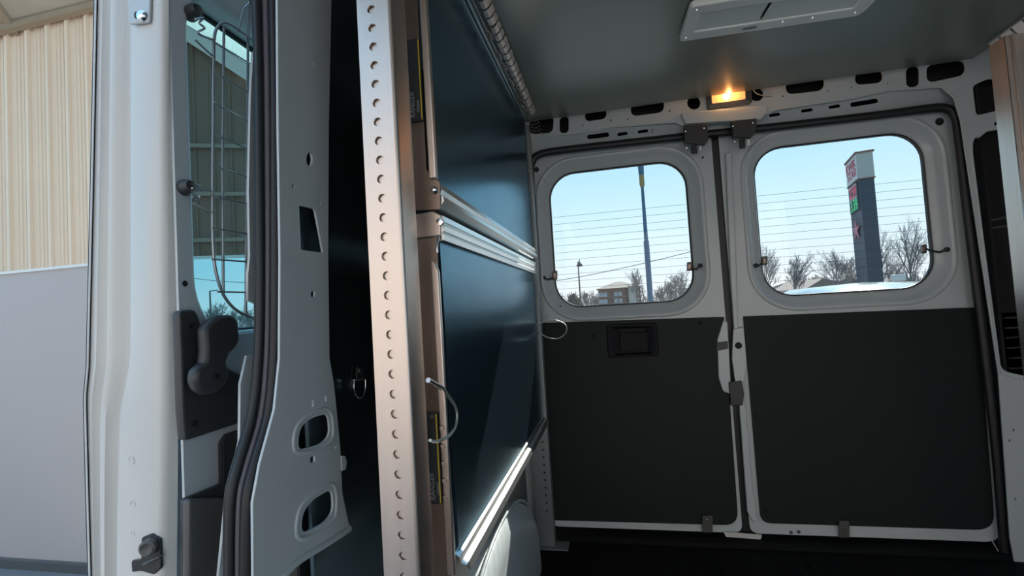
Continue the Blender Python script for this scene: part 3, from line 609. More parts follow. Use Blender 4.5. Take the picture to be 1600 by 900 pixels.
# front edge hardware
hw = MB().prism(rnd([PY(*p, .545) for p in [(203, -30), (240, -30), (237, 37), (205, 40)]], .004), (0, -.004, 0)).build('upper_bracket', white, sd, bevel=.002)
MB().lathe(PY(222, 25, .540), (0, -1, 0), [(.0085, 0), (.008, .002), (.0055, .0045), (.0004, .005)], 18).build('screw', chrome, hw, smooth=50)
MB().prism(ellp(214, 24, 4, 6, lambda x, y: PY(x, y, .5405), 14), (0, -.0006, 0)).build('keyhole', holem, hw)
for x, y, r_ in [(206, 719, .006), (237, 713, .006), (208, 787, .005), (237, 786, .005), (208, 834, .004)]:
    MB().lathe(PY(x, y, .5475), (0, -1, 0), [(r_, 0), (r_*.9, .0012), (r_*.6, .0005), (.0004, .0005)], 16).build('weld_dimple', whiteb, sd, smooth=60)
rl = MB().prism(rnd([PY(*p, .546) for p in [(225, 838), (240, 832), (254, 840), (256, 885), (244, 896), (234, 893), (224, 890), (210, 892), (209, 874), (224, 872)]], .003), (0, -.004, 0)).build('lower_striker', rubber, sd, bevel=.0015, label='black striker block')
c = PY(237, 852, .541); MB().lathe(c, (.3, -1, 0), [(.011, 0), (.011, .010), (.008, .012), (.005, .010), (.0005, .010)], 18).build('buffer', greyp, rl, smooth=50)
MB().tube([PY(226, 881, .538), PY(252, 868, .538)], .004, 8, flat=.5).build('striker_arm', greyp, rl, smooth=50)
# inner-face: bumpers, hole
for i, (x, y) in enumerate([(303, 22), (292, 294)]):
    c = PX(x-6, y, XD); MB().lathe(c, (1, -.35, 0), [(.0115, -.002), (.0115, .006), (.010, .016), (.0065, .0235), (.004, .022), (.0005, .022)], 20).build('rubber_bumper', blackp, sd, smooth=50, label='black round bumper')
MB().lathe(PX(289, 443, XD+.002), (1, 0, 0), [(.0045, 0), (.004, .0008), (.0004, .0006)], 14).build('panel_hole', holem, sd)
# handle plate and lever
hp = plateX('handle_plate', XD+.009, [rnd(ppx([(277, 489), (297, 487), (303, 497), (308, 515), (318, 537), (333, 560), (352, 579), (373, 589), (390, 592), (390, 652), (373, 657), (286, 685), (282, 640)], XD+.009), .004, 4)], .014, blackp, sd, bevel=.003, smooth=40, label='black plastic handle plate')
lv = ppx([(318, 516), (327, 505), (340, 498), (356, 498), (362, 504), (364, 532), (358, 541), (348, 550), (342, 566), (347, 584), (343, 598), (332, 607), (318, 612), (308, 606), (303, 594), (305, 580), (318, 570), (320, 548)], XD+.034)
lvr = rnd(lv, .004, 3)
plateX('lever', XD+.034, [lvr], .018, blackp, hp, bevel=.0055, smooth=50, label='black release lever')
MB().lathe(PX(319, 594, XD+.016), (1, 0, 0), [(.021, 0), (.019, .012), (.014, .018)], 22).build('pivot', blackp, hp, smooth=50)
for x, y, xx in [(299, 509, XD+.0165), (339, 588, XD+.044), (304, 661, XD+.0165)]:
    MB().lathe(PX(x, y, xx), (1, 0, 0), [(.0048, 0), (.0045, .0015), (.0028, .0016), (.0025, .0002), (.0004, .0002)], 16).build('screw', rubber, hp, smooth=50)
plateX('lower_pocket', XD+.004, [rnd(ppx([(287, 781), (345, 757), (344, 692), (352, 680), (395, 666), (395, 905), (288, 905)], XD+.004), .004, 4)], .010, blackp, sd, bevel=.002, smooth=40, label='black plastic map pocket')
plateX('pocket_face', XD+.014, [rnd(ppx([(293, 783), (342, 781), (341, 905), (293, 905)], XD+.014), .002, 3)], .012, greyp, sd, bevel=.003, smooth=40, label='satin dark grey moulded face')
MB().tube([PX(347, y, XD+.012)+V((0, 0, 0)) for y in range(690, 760, 6)], .003, 6).build('pocket_welt', rubber, sd)
# wire guard over the window
XG = XD+.03
wg = empty('window_guard', tuple(PX(345, 490, XG)), label='grey welded wire mesh guard fixed over the sliding door window', cat='wire guard')
m = MB()
outl = smooth_path([PX(x, y, XG) for x, y in [(398, 497), (380, 491), (364, 480), (350, 462), (340, 435), (334, 400), (332, 330), (333, 200), (334, 90), (335, 58), (340, 42), (350, 36), (362, 40), (378, 51), (398, 66)]], 6)
m.tube(outl, .0022, 8); m.build('outer_frame', steelw, wg, smooth=60)
for x0, y0, x1, y1 in [(350, 42, 349, 462), (388, 10, 384, 492)]:
    MB().tube([PX(x0, y0, XG-.003), PX((x0+x1)/2-(2 if x0 < 360 else 0), 250, XG-.003), PX(x1, y1, XG-.003)], .0020, 8).build('vertical_wire', steelw, wg, smooth=60)
hz = [(335, 65, 398, 104), (335, 112, 394, 148), (335, 160, 392, 192), (334, 209, 390, 234), (333, 258, 390, 278), (333, 306, 390, 320), (332, 356, 388, 366), (332, 405, 388, 409), (341, 456, 388, 457)]
for a, b, c_, d in hz: MB().tube([PX(a-1.5, b, XG+.002), PX(c_+14, d+(d-b)*14/(c_-a), XG+.002)], .0014, 6).build('cross_wire', steelw, wg, smooth=60)
# return side of the basket and hooks to the bumpers
for y in (60, 115, 165): pass
MB().tube(smooth_path([PX(305, 30, XG), PX(318, 28, XG), PX(311, 36, XG), PX(320, 44, XG), PX(308, 52, XG), PX(333, 62, XG)], 3), .0016, 6).build('hook', steelw, wg, smooth=60)
MB().tube([PX(305, 62, XG), PX(318, 75, XG), PX(333, 88, XG)], .0014, 6).build('hook', steelw, wg, smooth=60)
MB().tube(smooth_path([PX(298, 286, XG-.01), PX(312, 291, XG-.006), PX(309, 295, XG-.006), PX(300, 294, XG-.005)], 3), .0014, 6).build('hook', steelw, wg, smooth=60)
MB().tube([PX(298, 298, XG-.01), PX(326, 298, XG), PX(333, 300, XG)], .0015, 6).build('hook', steelw, wg, smooth=60)
MB().tube(smooth_path([PX(298, 302, XG-.01), PX(312, 308, XG-.005), PX(308, 312, XG-.005), PX(300, 308, XG-.005)], 3), .0014, 6).build('hook', steelw, wg, smooth=60)
MB().tube([PX(301, 317, XG-.01), PX(324, 331, XG), PX(335, 332, XG)], .0014, 6).build('hook', steelw, wg, smooth=60)
MB().tube([PX(372, 50, XG), PX(380, 14, XG), PX(389, 4, XG), PX(394, 6, XG), PX(389, 40, XG), PX(387, 65, XG)], .0017, 6).build('hook', steelw, wg, smooth=60)
MB().lathe(PX(394, 4, XG-.004), (1, 0, 0), [(.008, 0), (.008, .008), (.004, .010), (.0004, .010)], 12).build('mount', blackp, wg, smooth=50)
# =================================================================== OUTSIDE
ZG = -1.36
asph = mat('concrete_lot', (.20, .195, .19), .9, bump=.4, bscale=40, vary=.25, vscale=1.5)
MB().box(-60, 130, -40, 160, ZG-.2, ZG).build('ground', asph, kind='structure', label='pale grey concrete lot around the van')
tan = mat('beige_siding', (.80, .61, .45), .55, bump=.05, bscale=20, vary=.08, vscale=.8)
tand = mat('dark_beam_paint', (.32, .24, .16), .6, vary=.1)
greyw = mat('grey_panel', (.46, .395, .37), .45, bump=.03, bscale=6, vary=.05, vscale=1)
whitec = mat('white_cap', (.75, .74, .70), .5)
P0 = PY(0, 410, 6.0); P1 = PY(340, 412, 7.4); P1 = V((P1.x, P1.y, P0.z))
du = (P1-P0); du.z = 0; Lw = du.length; du.normalize(); nn = V((du.y, -du.x, 0))
if nn.y > 0: nn = -nn
bl = empty('metal_building', (P0.x, P0.y, ZG), label='beige corrugated metal building wall beyond the open sliding door', cat='building')
pend = PY(405, 412, 7.6); u1 = (pend-P0).dot(du); u0 = -2.5
top = PL(0, 55, P0, nn).z
mj = (PL(136, 300, P0, nn)-PL(0, 300, P0, nn)).dot(du)/4.3; usp = (PL(215, 300, P0, nn)-P0).dot(du)
prof = []; u = u0; k = 0
while u < usp:
    if k % 4 == 0: prof += [(u, 0), (u+mj*.05, .07), (u+mj*.18, .07), (u+mj*.23, 0)]
    else: prof += [(u, 0), (u+.01, .018), (u+.03, .018), (u+.04, 0)]
    u += mj*.40 if k % 4 == 0 else mj*.20; k += 1
prof.append((u, 0))
r0 = [P0+du*a+nn*b for a, b in prof]
m = MB(); m.loft([[V((p.x, p.y, P0.z-.6)) for p in r0], [V((p.x, p.y, top+1.6)) for p in r0]], closed=False); m.build('corrugated_wall', tan, bl)
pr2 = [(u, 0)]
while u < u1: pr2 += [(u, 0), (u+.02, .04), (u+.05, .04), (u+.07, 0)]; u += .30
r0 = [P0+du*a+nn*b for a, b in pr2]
m = MB(); m.loft([[V((p.x, p.y, P0.z)) for p in r0], [V((p.x, p.y, top+1.6)) for p in r0]], closed=False); m.build('header_wall', mat('shaded_siding', (.25, .135, .09), .6, vary=.3, vscale=2, stretch=(3, 3, .3)), bl, label='building siding darkened to suggest roof shade')  # wall under the roof: its shade is put into the siding colour
for zz_ in (.25, 1.1, 2.0): MB().prism([P0+du*usp+nn*.05+V((0, 0, zz_)), P0+du*u1+nn*.05+V((0, 0, zz_)), P0+du*u1+nn*.10+V((0, 0, zz_)), P0+du*usp+nn*.10+V((0, 0, zz_))], (0, 0, .07)).build('wall_girt', mat('girt', (.36, .24, .18), .6), bl)
MB().prism([P0+du*usp-nn*.02, P0+du*u1-nn*.02, P0+du*u1+nn*.05, P0+du*usp+nn*.05], (0, 0, -.05)).build('bottom_flashing', whitec, bl)
MB().prism([PL(x, y, P0, nn)+nn*.12 for x, y in [(215, 22), (300, 73), (405, 142), (420, -90), (215, -90)]], tuple(nn*.03)).build('eave_panel', mat('pale_eave', (.80, .66, .58), .6), bl)
# unseen wall added behind the viewpoint for warm bounce and reflections
m = MB(); k = 0; x = -10.0; pr = []
while x < 5:
    pr += [(x, 0), (x+.02, .035), (x+.07, .035), (x+.09, 0)]; x += .30
m.loft([[V((a, -6.5-b, ZG)) for a, b in pr], [V((a, -6.5-b, ZG+4.6)) for a, b in pr]], closed=False); m.build('corrugated_wall', mat('bounce_wall_siding', (.40, .36, .33), .6), bl)  # added unseen wall, only for warm bounce and reflections
# soffit and beams
def rp3(x, y, dd): return PL(x, y, P0, nn)+nn*0
t0 = PL(-60, 72, P0, nn); t1 = PL(135, 22, P0, nn); t1b = t0+(t1-t0)*2.9
sof = [t0, t1b, t1b+nn*3.4+V((0, 0, 1.9)), t0+nn*3.4+V((0, 0, 1.9))]
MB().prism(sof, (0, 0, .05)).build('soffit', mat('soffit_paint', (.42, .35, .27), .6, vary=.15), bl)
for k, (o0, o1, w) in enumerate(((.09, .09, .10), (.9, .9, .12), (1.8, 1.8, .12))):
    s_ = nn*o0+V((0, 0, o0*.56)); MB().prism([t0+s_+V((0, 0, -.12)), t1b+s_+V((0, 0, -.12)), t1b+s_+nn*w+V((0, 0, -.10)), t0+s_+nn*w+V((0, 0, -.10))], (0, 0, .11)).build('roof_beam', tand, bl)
a_ = t0+(t1-t0)*.38
MB().prism([a_+V((0, 0, -.05)), a_+du*.14+V((0, 0, -.05)), a_+du*.14+nn*3.2+V((0, 0, 1.72)), a_+nn*3.2+V((0, 0, 1.72))], (0, 0, .10)).build('roof_beam', tand, bl)
gp0 = PY(0, 410, 2.2); gp1 = PY(136, 413, 2.2)
pn = empty('partition_panel', (gp1.x, 2.2, ZG), label='smooth grey wall panel standing outside the sliding door below the beige siding', cat='panel')
MB().box(gp0.x-3, gp1.x+.20, 2.2, 2.26, ZG, gp1.z-.012).build('board', greyw, pn)
MB().box(gp0.x-3, gp1.x+.21, 2.19, 2.27, gp1.z-.012, gp1.z+.004).build('top_cap', whitec, pn)
MB().box(gp0.x-3, gp1.x+.20, 2.17, 2.2, ZG, ZG+.05).build('kick_strip', greyp, pn)
# trees ---------------------------------------------------------------
barkf = mat('bare_bark', (.22, .21, .21), .9)
barkc = mat('dark_bark', (.11, .10, .095), .9)
def tree(px, base_y, top_y, Y, spread, lab, seed, m=barkf, dens=4, cat='tree', group='bare trees beyond the rear windows', axis='Y', twig=0.0062):
    rg = random.Random(seed)
    b = PY(px, base_y, Y); t = PY(px, top_y, Y); Ht = t.z-ZG; b = V((b.x, Y, ZG))
    tr = MB(); br = MB(); cnt = [0]
    def grow(p, d, L, r, lev):
        n = 3 if lev < 3 else 2; pts = [p]; q = p; dd = d
        for i in range(n):
            dd = (dd+V((rg.uniform(-1, 1), rg.uniform(-1, 1), rg.uniform(0, .7)))*.10).normalized(); q = q+dd*L/n; pts.append(q)
        rr = [max(r*(1-.4*i/n), twig) for i in range(n+1)]
        (tr if lev == 0 else br).tube(pts, r, 5 if lev < 2 else 3, rr=rr, caps=False)
        if lev >= dens: return
        kids = (9 if lev == 0 else rg.randint(4, 5) if lev < 3 else 4)
        for k in range(kids):
            f = (.38+.62*(k+1)/kids) if lev == 0 else (.22+.78*(k+rg.random())/kids)
            idx = min(f, 1)*n; i0 = min(int(idx), n-1); pp = pts[i0].lerp(pts[i0+1], idx-i0)
            az = k*2.4+rg.uniform(-.5, .5); tilt = rg.uniform(.35, .75)*spread*(1.15-.45*f if lev == 0 else 1)
            ax = V((math.cos(az), math.sin(az), 0)); nd = (dd*math.cos(tilt)+ax*math.sin(tilt)+V((0, 0, .10))).normalized()
            grow(pp, nd, L*(rg.uniform(.50, .62) if lev == 0 else rg.uniform(.48, .68)), max(r*.5, twig), lev+1)
    grow(b, V((0, 0, 1)), Ht*.62, Ht*.016, 0)
    # fit to height
    zmax = max(v[2] for v in br.v); s = Ht/(zmax-ZG)
    for mb in (tr, br): mb.v = [(b.x+(v[0]-b.x)*s, b.y+(v[1]-b.y)*s, ZG+(v[2]-ZG)*s) for v in mb.v]
    r = empty('bare_tree', tuple(b), label=lab, cat=cat, group=group)
    tr.build('trunk', m, r); br.build('branches', m, r)
    return r
tree(895, 472, 455, 62, 1.2, 'small round bare tree at the far left of the left rear window', 1, twig=0.0186)
tree(911, 472, 454, 66, 1.2, 'bare round tree just right of the small lamp post', 2, twig=0.0186)
tree(931, 472, 459, 84, 1.2, 'low bare tree at the left end of the brick apartment block', 3, twig=0.0186)
tree(998, 470, 416, 48, .62, 'tall narrow pale bare tree left of the blue light pole', 4, twig=0.0099)
tree(1031, 470, 445, 60, 1.1, 'low bare tree just right of the blue light pole', 5, twig=0.0155)
tree(1046, 468, 434, 58, 1.1, 'middle bare tree of those right of the blue light pole', 6, twig=0.0155)
tree(1066, 465, 420, 46, 1.1, 'big spreading bare tree at the right edge of the left rear window', 7, twig=0.0112)
tree(1199, 455, 378, 42, .9, 'bare tree cut by the left edge of the right rear window', 8, twig=0.0093)
tree(1240, 455, 392, 33, 1.0, 'round bare tree standing alone left of the brown gable roof', 9, twig=0.0093)
tree(1309, 450, 385, 38, 1.05, 'wide bare tree behind the brown gable roof, left of the sign pylon', 10, twig=0.0087)
tree(1333, 448, 395, 48, 1.0, 'bare tree partly hidden behind the sign pylon', 11, twig=0.0099)
tree(1379, 447, 350, 42, .9, 'slim bare tree directly right of the sign pylon', 12, twig=0.0093)
tree(1399, 447, 400, 50, 1.1, 'lower bare tree between the two taller ones right of the pylon', 13, twig=0.0112)
tree(1426, 445, 332, 32, .85, 'tallest bare tree near the right edge of the right rear window', 14, twig=0.0074)
tree(1268, 452, 428, 70, 1.2, 'low distant bare tree above the left part of the gable roof', 15, twig=0.0186)
for i, (x, t_, Y) in enumerate([(330, 476, 48), (346, 470, 30), (366, 478, 60), (384, 474, 38)]):
    tree(x, 500, t_, Y, 1.2, ['leftmost low bare tree seen through the caged side window', 'bare tree behind the street lamp seen through the caged side window', 'bare tree right of the street lamp in the caged side window', 'bare tree nearest the pillar in the caged side window'][i], 30+i, group='bare trees beyond the side window', twig=0.0124)
# evergreen blob
ev = mat('evergreen', (.02, .03, .02), .9, bump=1, bscale=3)
m = MB(); rg = random.Random(5)
bb = PY(897, 470, 50)
prf = [(.05, 0), (.9, .1), (1.15, .6), (1.0, 1.2), (.6, 1.9), (.2, 2.5), (.02, 2.7)]
rings = [[V((bb.x+r*math.cos(a)*(1+rg.uniform(-.18, .18)), 50+r*math.sin(a), ZG+h*.95)) for a in [2*PI*k/16 for k in range(16)]] for r, h in prf]
m.loft(rings); m.build('evergreen_bush', ev, smooth=30, label='dark evergreen bush at the foot of the small lamp post', cat='bush')
# distant tree line: uncountable twiggy hedge
m = MB(); rg = random.Random(11)
for k in range(1400):
    az = rg.uniform(-.9, 1.05); D_ = 95+rg.uniform(-4, 10); x = D_*math.tan(az) if False else D_*az; h = rg.uniform(1.5, 4.6)
    for q in range(3):
        m.tube([V((x, D_, ZG)), V((x+rg.uniform(-1.2, 1.2), D_+rg.uniform(-1, 1), ZG+h*rg.uniform(.6, 1)))], .05, 3, caps=False)
m.build('distant_thicket', barkf, kind='stuff', label='low hazy line of distant bare brush along the horizon', cat='brush')
# apartment block
brick = mat('brown_brick', (.20, .12, .10), .85, bump=.3, bscale=8, vary=.15, vscale=2)
roofm = mat('brown_roof', (.30, .25, .22), .85, vary=.15, vscale=2)
stucco = mat('pale_stucco', (.55, .50, .45), .8)
shop = mat('pale_shopfront', (.62, .64, .66), .6)
wing = mat('window_glass_far', (.35, .45, .5), .1, spec=.8)
Yb = 70
def wx(px): return PY(px, 460, Yb).x
xa, xb = wx(935), wx(1001); zt = PY(965, 450, Yb).z
ab = empty('apartment_building', ((xa+xb)/2, Yb+4, ZG), label='three-storey brown brick apartment block left of the blue light pole', cat='building')
MB().box(xa, xb, Yb, Yb+8, ZG, zt).build('brick_walls', brick, ab)
zr_ = PY(963, 443, Yb).z
MB().add([(xa-.3, Yb-.4, zt), (xb+.3, Yb-.4, zt), (xb+.3, Yb+8.4, zt), (xa-.3, Yb+8.4, zt), ((xa+xb)/2-.4, Yb+4, zr_+.4), ((xa+xb)/2+.4, Yb+4, zr_+.4)], [(0, 1, 5, 4), (1, 2, 5), (2, 3, 4, 5), (3, 0, 4), (0, 3, 2, 1)]).build('hip_roof', roofm, ab)
xs = wx(988); MB().box(xs-.5, xs+.5, Yb-.5, Yb, ZG, PY(988, 447, Yb).z).build('stair_tower', stucco, ab)
for fl_ in range(3):
    z = zt-.85-fl_*1.0
    for x in (939, 963.5, 945+0, 968, 994):
        w = MB().box(wx(x)-.32, wx(x)+.32, Yb-.06, Yb+.02, z-.28, z+.28).build('window', whitec, ab); MB().box(wx(x)-.26, wx(x)+.26, Yb-.08, Yb-.05, z-.22, z+.22).build('pane', wing, w)
    MB().box(xa+.05, xb-.05, Yb-.12, Yb, z-.5, z-.44).build('balcony_band', roofm, ab)
# houses right window
def house(pa, pb, pridge_x, pr_y, peave_y, Y, lab, wm, rm, wins):
    x0, x1 = PY(pa, 450, Y).x, PY(pb, 450, Y).x; ze = PY((pa+pb)/2, peave_y, Y).z; zr = PY(pridge_x, pr_y, Y).z; xm = PY(pridge_x, 450, Y).x
    r = empty('house', ((x0+x1)/2, Y+3, ZG), label=lab, cat='house', group='low buildings beyond the right rear window')
    MB().box(x0+.3, x1-.3, Y, Y+7, ZG, ze).build('walls', wm, r)
    g = MB(); g.prism([V((x0, Y-.4, ze)), V((x1, Y-.4, ze)), V((xm, Y-.4, zr))], (0, 7.8, 0)); g.build('gable_roof', rm, r)
    for w in wins:
        xx = PY(w, 450, Y).x; q_ = MB().box(xx-.45, xx+.45, Y-.06, Y, ze-1.1, ze-.4).build('window', whitec, r); MB().box(xx-.38, xx+.38, Y-.09, Y-.05, ze-1.03, ze-.47).build('pane', wing, q_)
    return r
house(1256, 1336, 1284, 435, 449, 40, 'brown gable roofed low house below the bare trees left of the sign pylon', shop, roofm, (1272, 1294))
house(1296, 1352, 1325, 433, 444, 55, 'tan roofed house behind the brown gable, touching the sign pylon', stucco, roofm, (1310,))
house(1205, 1250, 1228, 441, 447, 60, 'small grey flat building at the left edge of the right rear window', shop, greyw, (1215, 1222))
house(1372, 1440, 1400, 434, 444, 60, 'low tan building right of the sign pylon behind the parked car', stucco, roofm, (1385, 1430))
# white sign box on post
sb = empty('sign_box', tuple(PY(1404, 448, 22)), label='small white blank sign board on a post right of the pylon', cat='sign')
p0 = PY(1394, 440, 22); p1 = PY(1415, 428, 22)
MB().box(p0.x, p1.x, 22, 22.1, p0.z, p1.z).build('board', whitec, sb, bevel=.03)
MB().box((p0.x+p1.x)/2-.03, (p0.x+p1.x)/2+.03, 22.02, 22.08, ZG, p0.z).build('post', greyp, sb)
# light poles
bluep = mat('blue_pole_paint', (.05, .14, .24), .6)
ochre = mat('ochre_band', (.30, .25, .10), .6)
Yp = 11
lpole = empty('light_pole', tuple(PY(1017, 470, Yp)), label='tall blue light pole with ochre band in the left rear window', cat='pole')
xp = PY(1010, 380, Yp).x
def zp(y): return PY(1008, y, Yp).z
MB().lathe((xp, Yp, 0), (0, 0, 1), [(.060, ZG), (.060, zp(377)), (.045, zp(376)), (.032, zp(285))], 14).build('shaft', bluep, lpole, smooth=50)
MB().lathe((xp, Yp, 0), (0, 0, 1), [(.040, zp(292)), (.056, zp(288)), (.056, zp(272))], 14).build('band', ochre, lpole, smooth=50)
MB().lathe((xp, Yp, 0), (0, 0, 1), [(.058, zp(273)), (.066, zp(258)), (.066, zp(200))], 14).build('upper_sleeve', bluep, lpole, smooth=50)
MB().lathe((xp, Yp, 0), (0, 0, 1), [(.15, ZG), (.15, ZG+.06), (.08, ZG+.1)], 14).build('base', greyp, lpole, smooth=50)
Y2 = 40; c = PY(903, 409, Y2)
p2 = empty('street_lamp', (c.x, Y2, ZG), label='small thin street lamp at the left side of the left rear window', cat='street lamp')
MB().lathe((c.x, Y2, 0), (0, 0, 1), [(.08, ZG), (.05, c.z)], 10).build('pole', greyp, p2)
MB().lathe((c.x+.12, Y2, c.z-.4), (0, 0, 1), [(.28, 0), (.2, .22), (.05, .4), (.03, .6)], 10).build('lamp_head', greyp, p2)
c = PY(328, 455, 22)
p3 = empty('street_lamp', (c.x, 22, ZG), label='thin street lamp with short arm seen through the caged side window', cat='street lamp')
MB().lathe((c.x, 22, 0), (0, 0, 1), [(.06, ZG), (.04, c.z)], 10).build('pole', greyp, p3)
MB().tube([V((c.x, 22, c.z)), V((c.x+.5, 22, c.z+.03))], .03, 6).build('arm', greyp, p3)
# utility wires
def wire(pts, lab, m=rubber, r=.008):
    MB().tube(smooth_path([PY(x, y, Y) for x, y, Y in pts], 6), r, 5).build('power_line', m, smooth=60, label=lab, cat='power line')
wire([(800, 444, 30), (880, 437, 30), (990, 415, 30), (1100, 388, 30)], 'thin overhead wire rising to the right across the left rear window', r=.02)
wire([(280, 432, 30), (350, 440, 30), (420, 442, 30)], 'overhead wire across the sky in the caged side window', r=.02)
# sign pylon --------------------------------------------------------------
slate = mat('pylon_slate', (.055, .075, .105), .6)
signw = mat('sign_white', (.72, .72, .74), .5); redt = mat('sign_red', (.62, .03, .07), .5); edge = mat('sign_edge', (.25, .12, .09), .6)
beige = mat('sign_side', (.48, .50, .46), .6)
Yc = 26.0
Cc = PY(1341, 280, Yc); Lf = PY(1323, 280, Yc*1.085); Rt = PY(1357, 280, Yc*1.012)
Cc, Lf, Rt = [V((p.x, p.y, 0)) for p in (Cc, Lf, Rt)]
FL = Cc-Lf; wl_ = FL.length; uL = FL.normalized(); wR = (Rt-Cc).length; nL = V((uL.y, -uL.x, 0))
uR = V((-uL.y, uL.x, 0)); 
if uR.dot(Rt-Cc) < 0: uR = -uR
nf = -uR
z_top = PY(1337, 240, Yc).z; z_sp = PY(1343, 279, Yc).z
py = empty('sign_pylon', (Cc.x, Cc.y, ZG), label='tall dark fuel price pylon with white top in the right rear window', cat='sign')
def pbox(a0, a1, b0, b1, z0, z1):
    return [Cc-uL*(wl_-a0)+uR*b0, Cc-uL*(wl_-a1)+uR*b0, Cc-uL*(wl_-a1)+uR*b1, Cc-uL*(wl_-a0)+uR*b1], z0, z1
def pb(name, m, a0, a1, b0, b1, z0, z1, parent=py, **k):
    q_, z0, z1 = pbox(a0, a1, b0, b1, z0, z1); return MB().prism([V((p.x, p.y, z0)) for p in q_], (0, 0, z1-z0)).build(name, m, parent, **k)
dR = wR
pb('column', slate, .04, wl_-.03, .03, dR-.03, ZG, z_sp)
tb = pb('sign_cabinet', beige, 0, wl_, 0, dR, z_sp, z_top, label='white sign cabinet')
pb('sign_face', signw, .05, wl_-.05, -.02, 0, z_sp+.06, z_top-.06, tb)
pb('cap', edge, -.06, wl_+.06, -.06, dR+.06, z_top, z_top+.07); pb('band', edge, -.03, wl_+.03, -.03, dR+.03, z_sp-.04, z_sp)
hc = z_top-z_sp; cen_ = Cc-uL*(wl_/2)+nf*.03
def txt(s, size, dz, m, du_=0, dep=.008, sx=1, al='CENTER', name='lettering'):
    O = cen_+uL*du_; O = V((O.x, O.y, dz)); fin(name, text_mesh(s, size, O, uL, V((0, 0, 1)), dep, al, 0, sx), m, tb if dz > z_sp else py)
txt('KWIK', .62, z_top-hc*.32, redt, sx=1.25); txt('STAR', .62, z_top-hc*.68, redt, .1, sx=1.25)
def zpx(y): return PY(1333, y, Yc*1.04).z
pb('price_panel', slate, .25, wl_-.25, -.03, .03, zpx(331), zpx(290))
txt('2.59', .80, zpx(301), led_red, name='price_digits'); txt('3.39', .80, zpx(322), led_green, name='price_digits')
pb('grade_strip', greyw, .4, wl_-.4, -.04, 0, zpx(312), zpx(309.5)); pb('grade_strip', greyw, .4, wl_-.4, -.04, 0, zpx(293), zpx(290))
stt = []
c = cen_; zc = zpx(360)
for k in range(10):
    r_ = .62 if k % 2 == 0 else .25; a = PI/2+k*PI/5
    q_ = c+uL*(r_*1.25*math.cos(a)); stt.append(V((q_.x, q_.y, zc+r_*math.sin(a)*.9)))
pink = mat('star_pink', (.60, .16, .22), .5)
MB().prism(stt, tuple(nf*.02)).build('star', pink, py)
txt('K', .30, zc, signw, dep=.03)
# parked car ----------------------------------------------------------------
cw = mat('car_white', (.8, .82, .85), .12, coat=1)
Yk = 6.4; xl, xr_ = PY(1330, 458, Yk).x, PY(1450, 452, Yk).x; xm = (xl+xr_)/2; zt = PY(1380, 443, Yk+.9).z
car = empty('parked_car', (xm, Yk+2, ZG), label='white parked car whose roof shows at the bottom of the right rear window', cat='car')
hw_ = .92; L_ = 4.5
def sec(y, w, z0, z1, c=.1): return [V((xm-w, y, z0)), V((xm-w, y, z1-c)), V((xm-w*.86, y, z1)), V((xm, y, z1+.03)), V((xm+w*.86, y, z1)), V((xm+w, y, z1-c)), V((xm+w, y, z0))]
y0_ = Yk-.9
m = MB(); m.loft([sec(y0_+a, w, ZG+.22+b, z) for a, w, b, z in [(0, .7, .15, ZG+.85), (.12, .86, .02, ZG+.95), (1.0, .90, 0, ZG+1.02), (2.3, .92, 0, ZG+1.02), (3.9, .92, 0, ZG+1.02), (4.4, .88, .03, ZG+.98), (4.5, .75, .15, ZG+.8)]], True, True); m.build('body', cw, car, smooth=40)
h2 = zt-ZG
m = MB(); m.loft([sec(y0_+a, w, ZG+1.0, ZG+z, .06) for a, w, z in [(.15, .82, 1.06), (.8, .70, h2-.06), (1.5, .68, h2), (2.4, .68, h2-.01), (3.4, .76, 1.08)]], True, True); m.build('roof', cw, car, smooth=60)
for s in (-1, 1):
    m = MB(); m.prism([V((xm+s*.80, y0_+.5, ZG+1.04)), V((xm+s*.80, y0_+3.1, ZG+1.04)), V((xm+s*.715, y0_+2.5, ZG+h2-.10)), V((xm+s*.72, y0_+.95, ZG+h2-.10))], (s*.02, 0, 0)); m.build('side_window', wing, car)
    for yy in (.85, 3.55):
        w = MB().lathe((xm+s*.78, y0_+yy, ZG+.33), (s, 0, 0), [(.33, 0), (.34, .04), (.33, .16), (.2, .17)], 24).build('wheel', rubber, car, smooth=50); MB().lathe((xm+s*.945, y0_+yy, ZG+.33), (s, 0, 0), [(.2, 0), (.19, .015), (.04, .02)], 20).build('hubcap', chrome, w, smooth=50)
m = MB(); m.prism([V((xm-.6, y0_+.20, ZG+1.06)), V((xm+.6, y0_+.20, ZG+1.06)), V((xm+.5, y0_+.72, ZG+h2-.09)), V((xm-.5, y0_+.72, ZG+h2-.09))], (0, -.02, 0)); m.build('rear_window', wing, car)
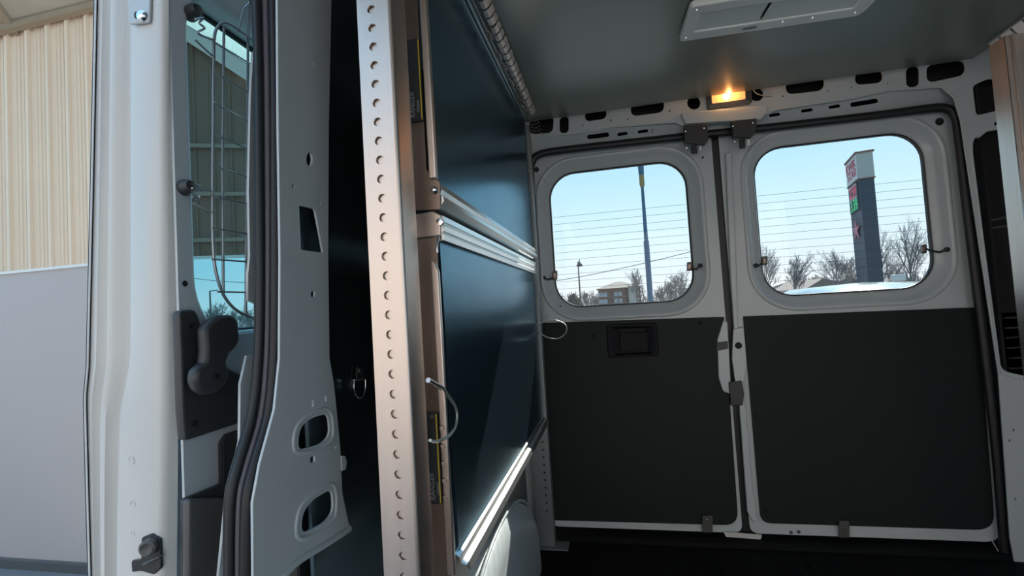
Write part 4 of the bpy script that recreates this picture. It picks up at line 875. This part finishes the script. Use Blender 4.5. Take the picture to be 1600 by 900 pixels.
# =================================================================== LIGHT
w = bpy.data.worlds.new('world'); bpy.context.scene.world = w; w.use_nodes = True; nt = w.node_tree
bg = nt.nodes['Background']; 
SX, SY, SZ = .42, 1.0, .84
L = nt.links.new; nd = nt.nodes.new
tc = nd('ShaderNodeTexCoord'); sep = nd('ShaderNodeSeparateXYZ'); L(tc.outputs['Generated'], sep.inputs[0])
def ramp(cols):
    r = nd('ShaderNodeValToRGB'); e = r.color_ramp.elements
    while len(e) < len(cols): e.new(.5)
    for k, (p, c) in enumerate(cols): e[k].position = p; e[k].color = (*[x/3 for x in c], 1)
    L(sep.outputs['Z'], r.inputs[0]); return r
near = ramp([(0, (2.35, 2.35, 2.5)), (.05, (2.1, 2.35, 2.6)), (.16, (1.75, 2.35, 2.68)), (.28, (1.25, 2.05, 2.65)), (.42, (.6, 1.45, 2.55)), (.6, (.6, 1.4, 2.4)), (1, (.7, 1.4, 2.2))])
far = ramp([(0, (1.5, 1.8, 2.0)), (.10, (.75, 1.45, 1.9)), (.4, (.62, 1.2, 1.75)), (.7, (.6, 1.1, 1.7)), (1, (.7, 1.3, 2.1))])
dt = nd('ShaderNodeVectorMath'); dt.operation = 'DOT_PRODUCT'; dt.inputs[1].default_value = (SX/1.085, SY/1.085, 0); L(tc.outputs['Generated'], dt.inputs[0])
mr = nd('ShaderNodeMapRange'); mr.interpolation_type = 'SMOOTHSTEP'; mr.inputs[1].default_value = .15; mr.inputs[2].default_value = .85; L(dt.outputs['Value'], mr.inputs[0])
mx = nd('ShaderNodeMix'); mx.data_type = 'RGBA'; L(mr.outputs[0], mx.inputs['Factor']); L(far.outputs[0], mx.inputs['A']); L(near.outputs[0], mx.inputs['B'])
L(mx.outputs['Result'], bg.inputs[0]); bg.inputs[1].default_value = 2.5
sl_ = bpy.data.lights.new('sun', 'SUN'); sl_.energy = 13.0; sl_.angle = .009; sl_.color = (1, .95, .87)
so = bpy.data.objects.new('sun', sl_); C.objects.link(so); so.location = (3, 8, 8); so.rotation_euler = V((SX, SY, SZ)).to_track_quat('Z', 'Y').to_euler()
# =================================================================== CAMERA
cd = bpy.data.cameras.new('camera'); cam = bpy.data.objects.new('camera', cd); C.objects.link(cam)
cd.sensor_width = 36; cd.lens = FPX/1600*36; cd.clip_start = .02; cd.clip_end = 500
B_ = -CF
cam.matrix_world = Matrix(((CR.x, CU.x, B_.x, 0), (CR.y, CU.y, B_.y, 0), (CR.z, CU.z, B_.z, H), (0, 0, 0, 1)))
sc = bpy.context.scene; sc.camera = cam
sc.view_settings.view_transform = 'Standard'; sc.view_settings.look = 'None'; sc.view_settings.gamma = 1; sc.view_settings.exposure = 0
sc.view_settings.use_curve_mapping = False
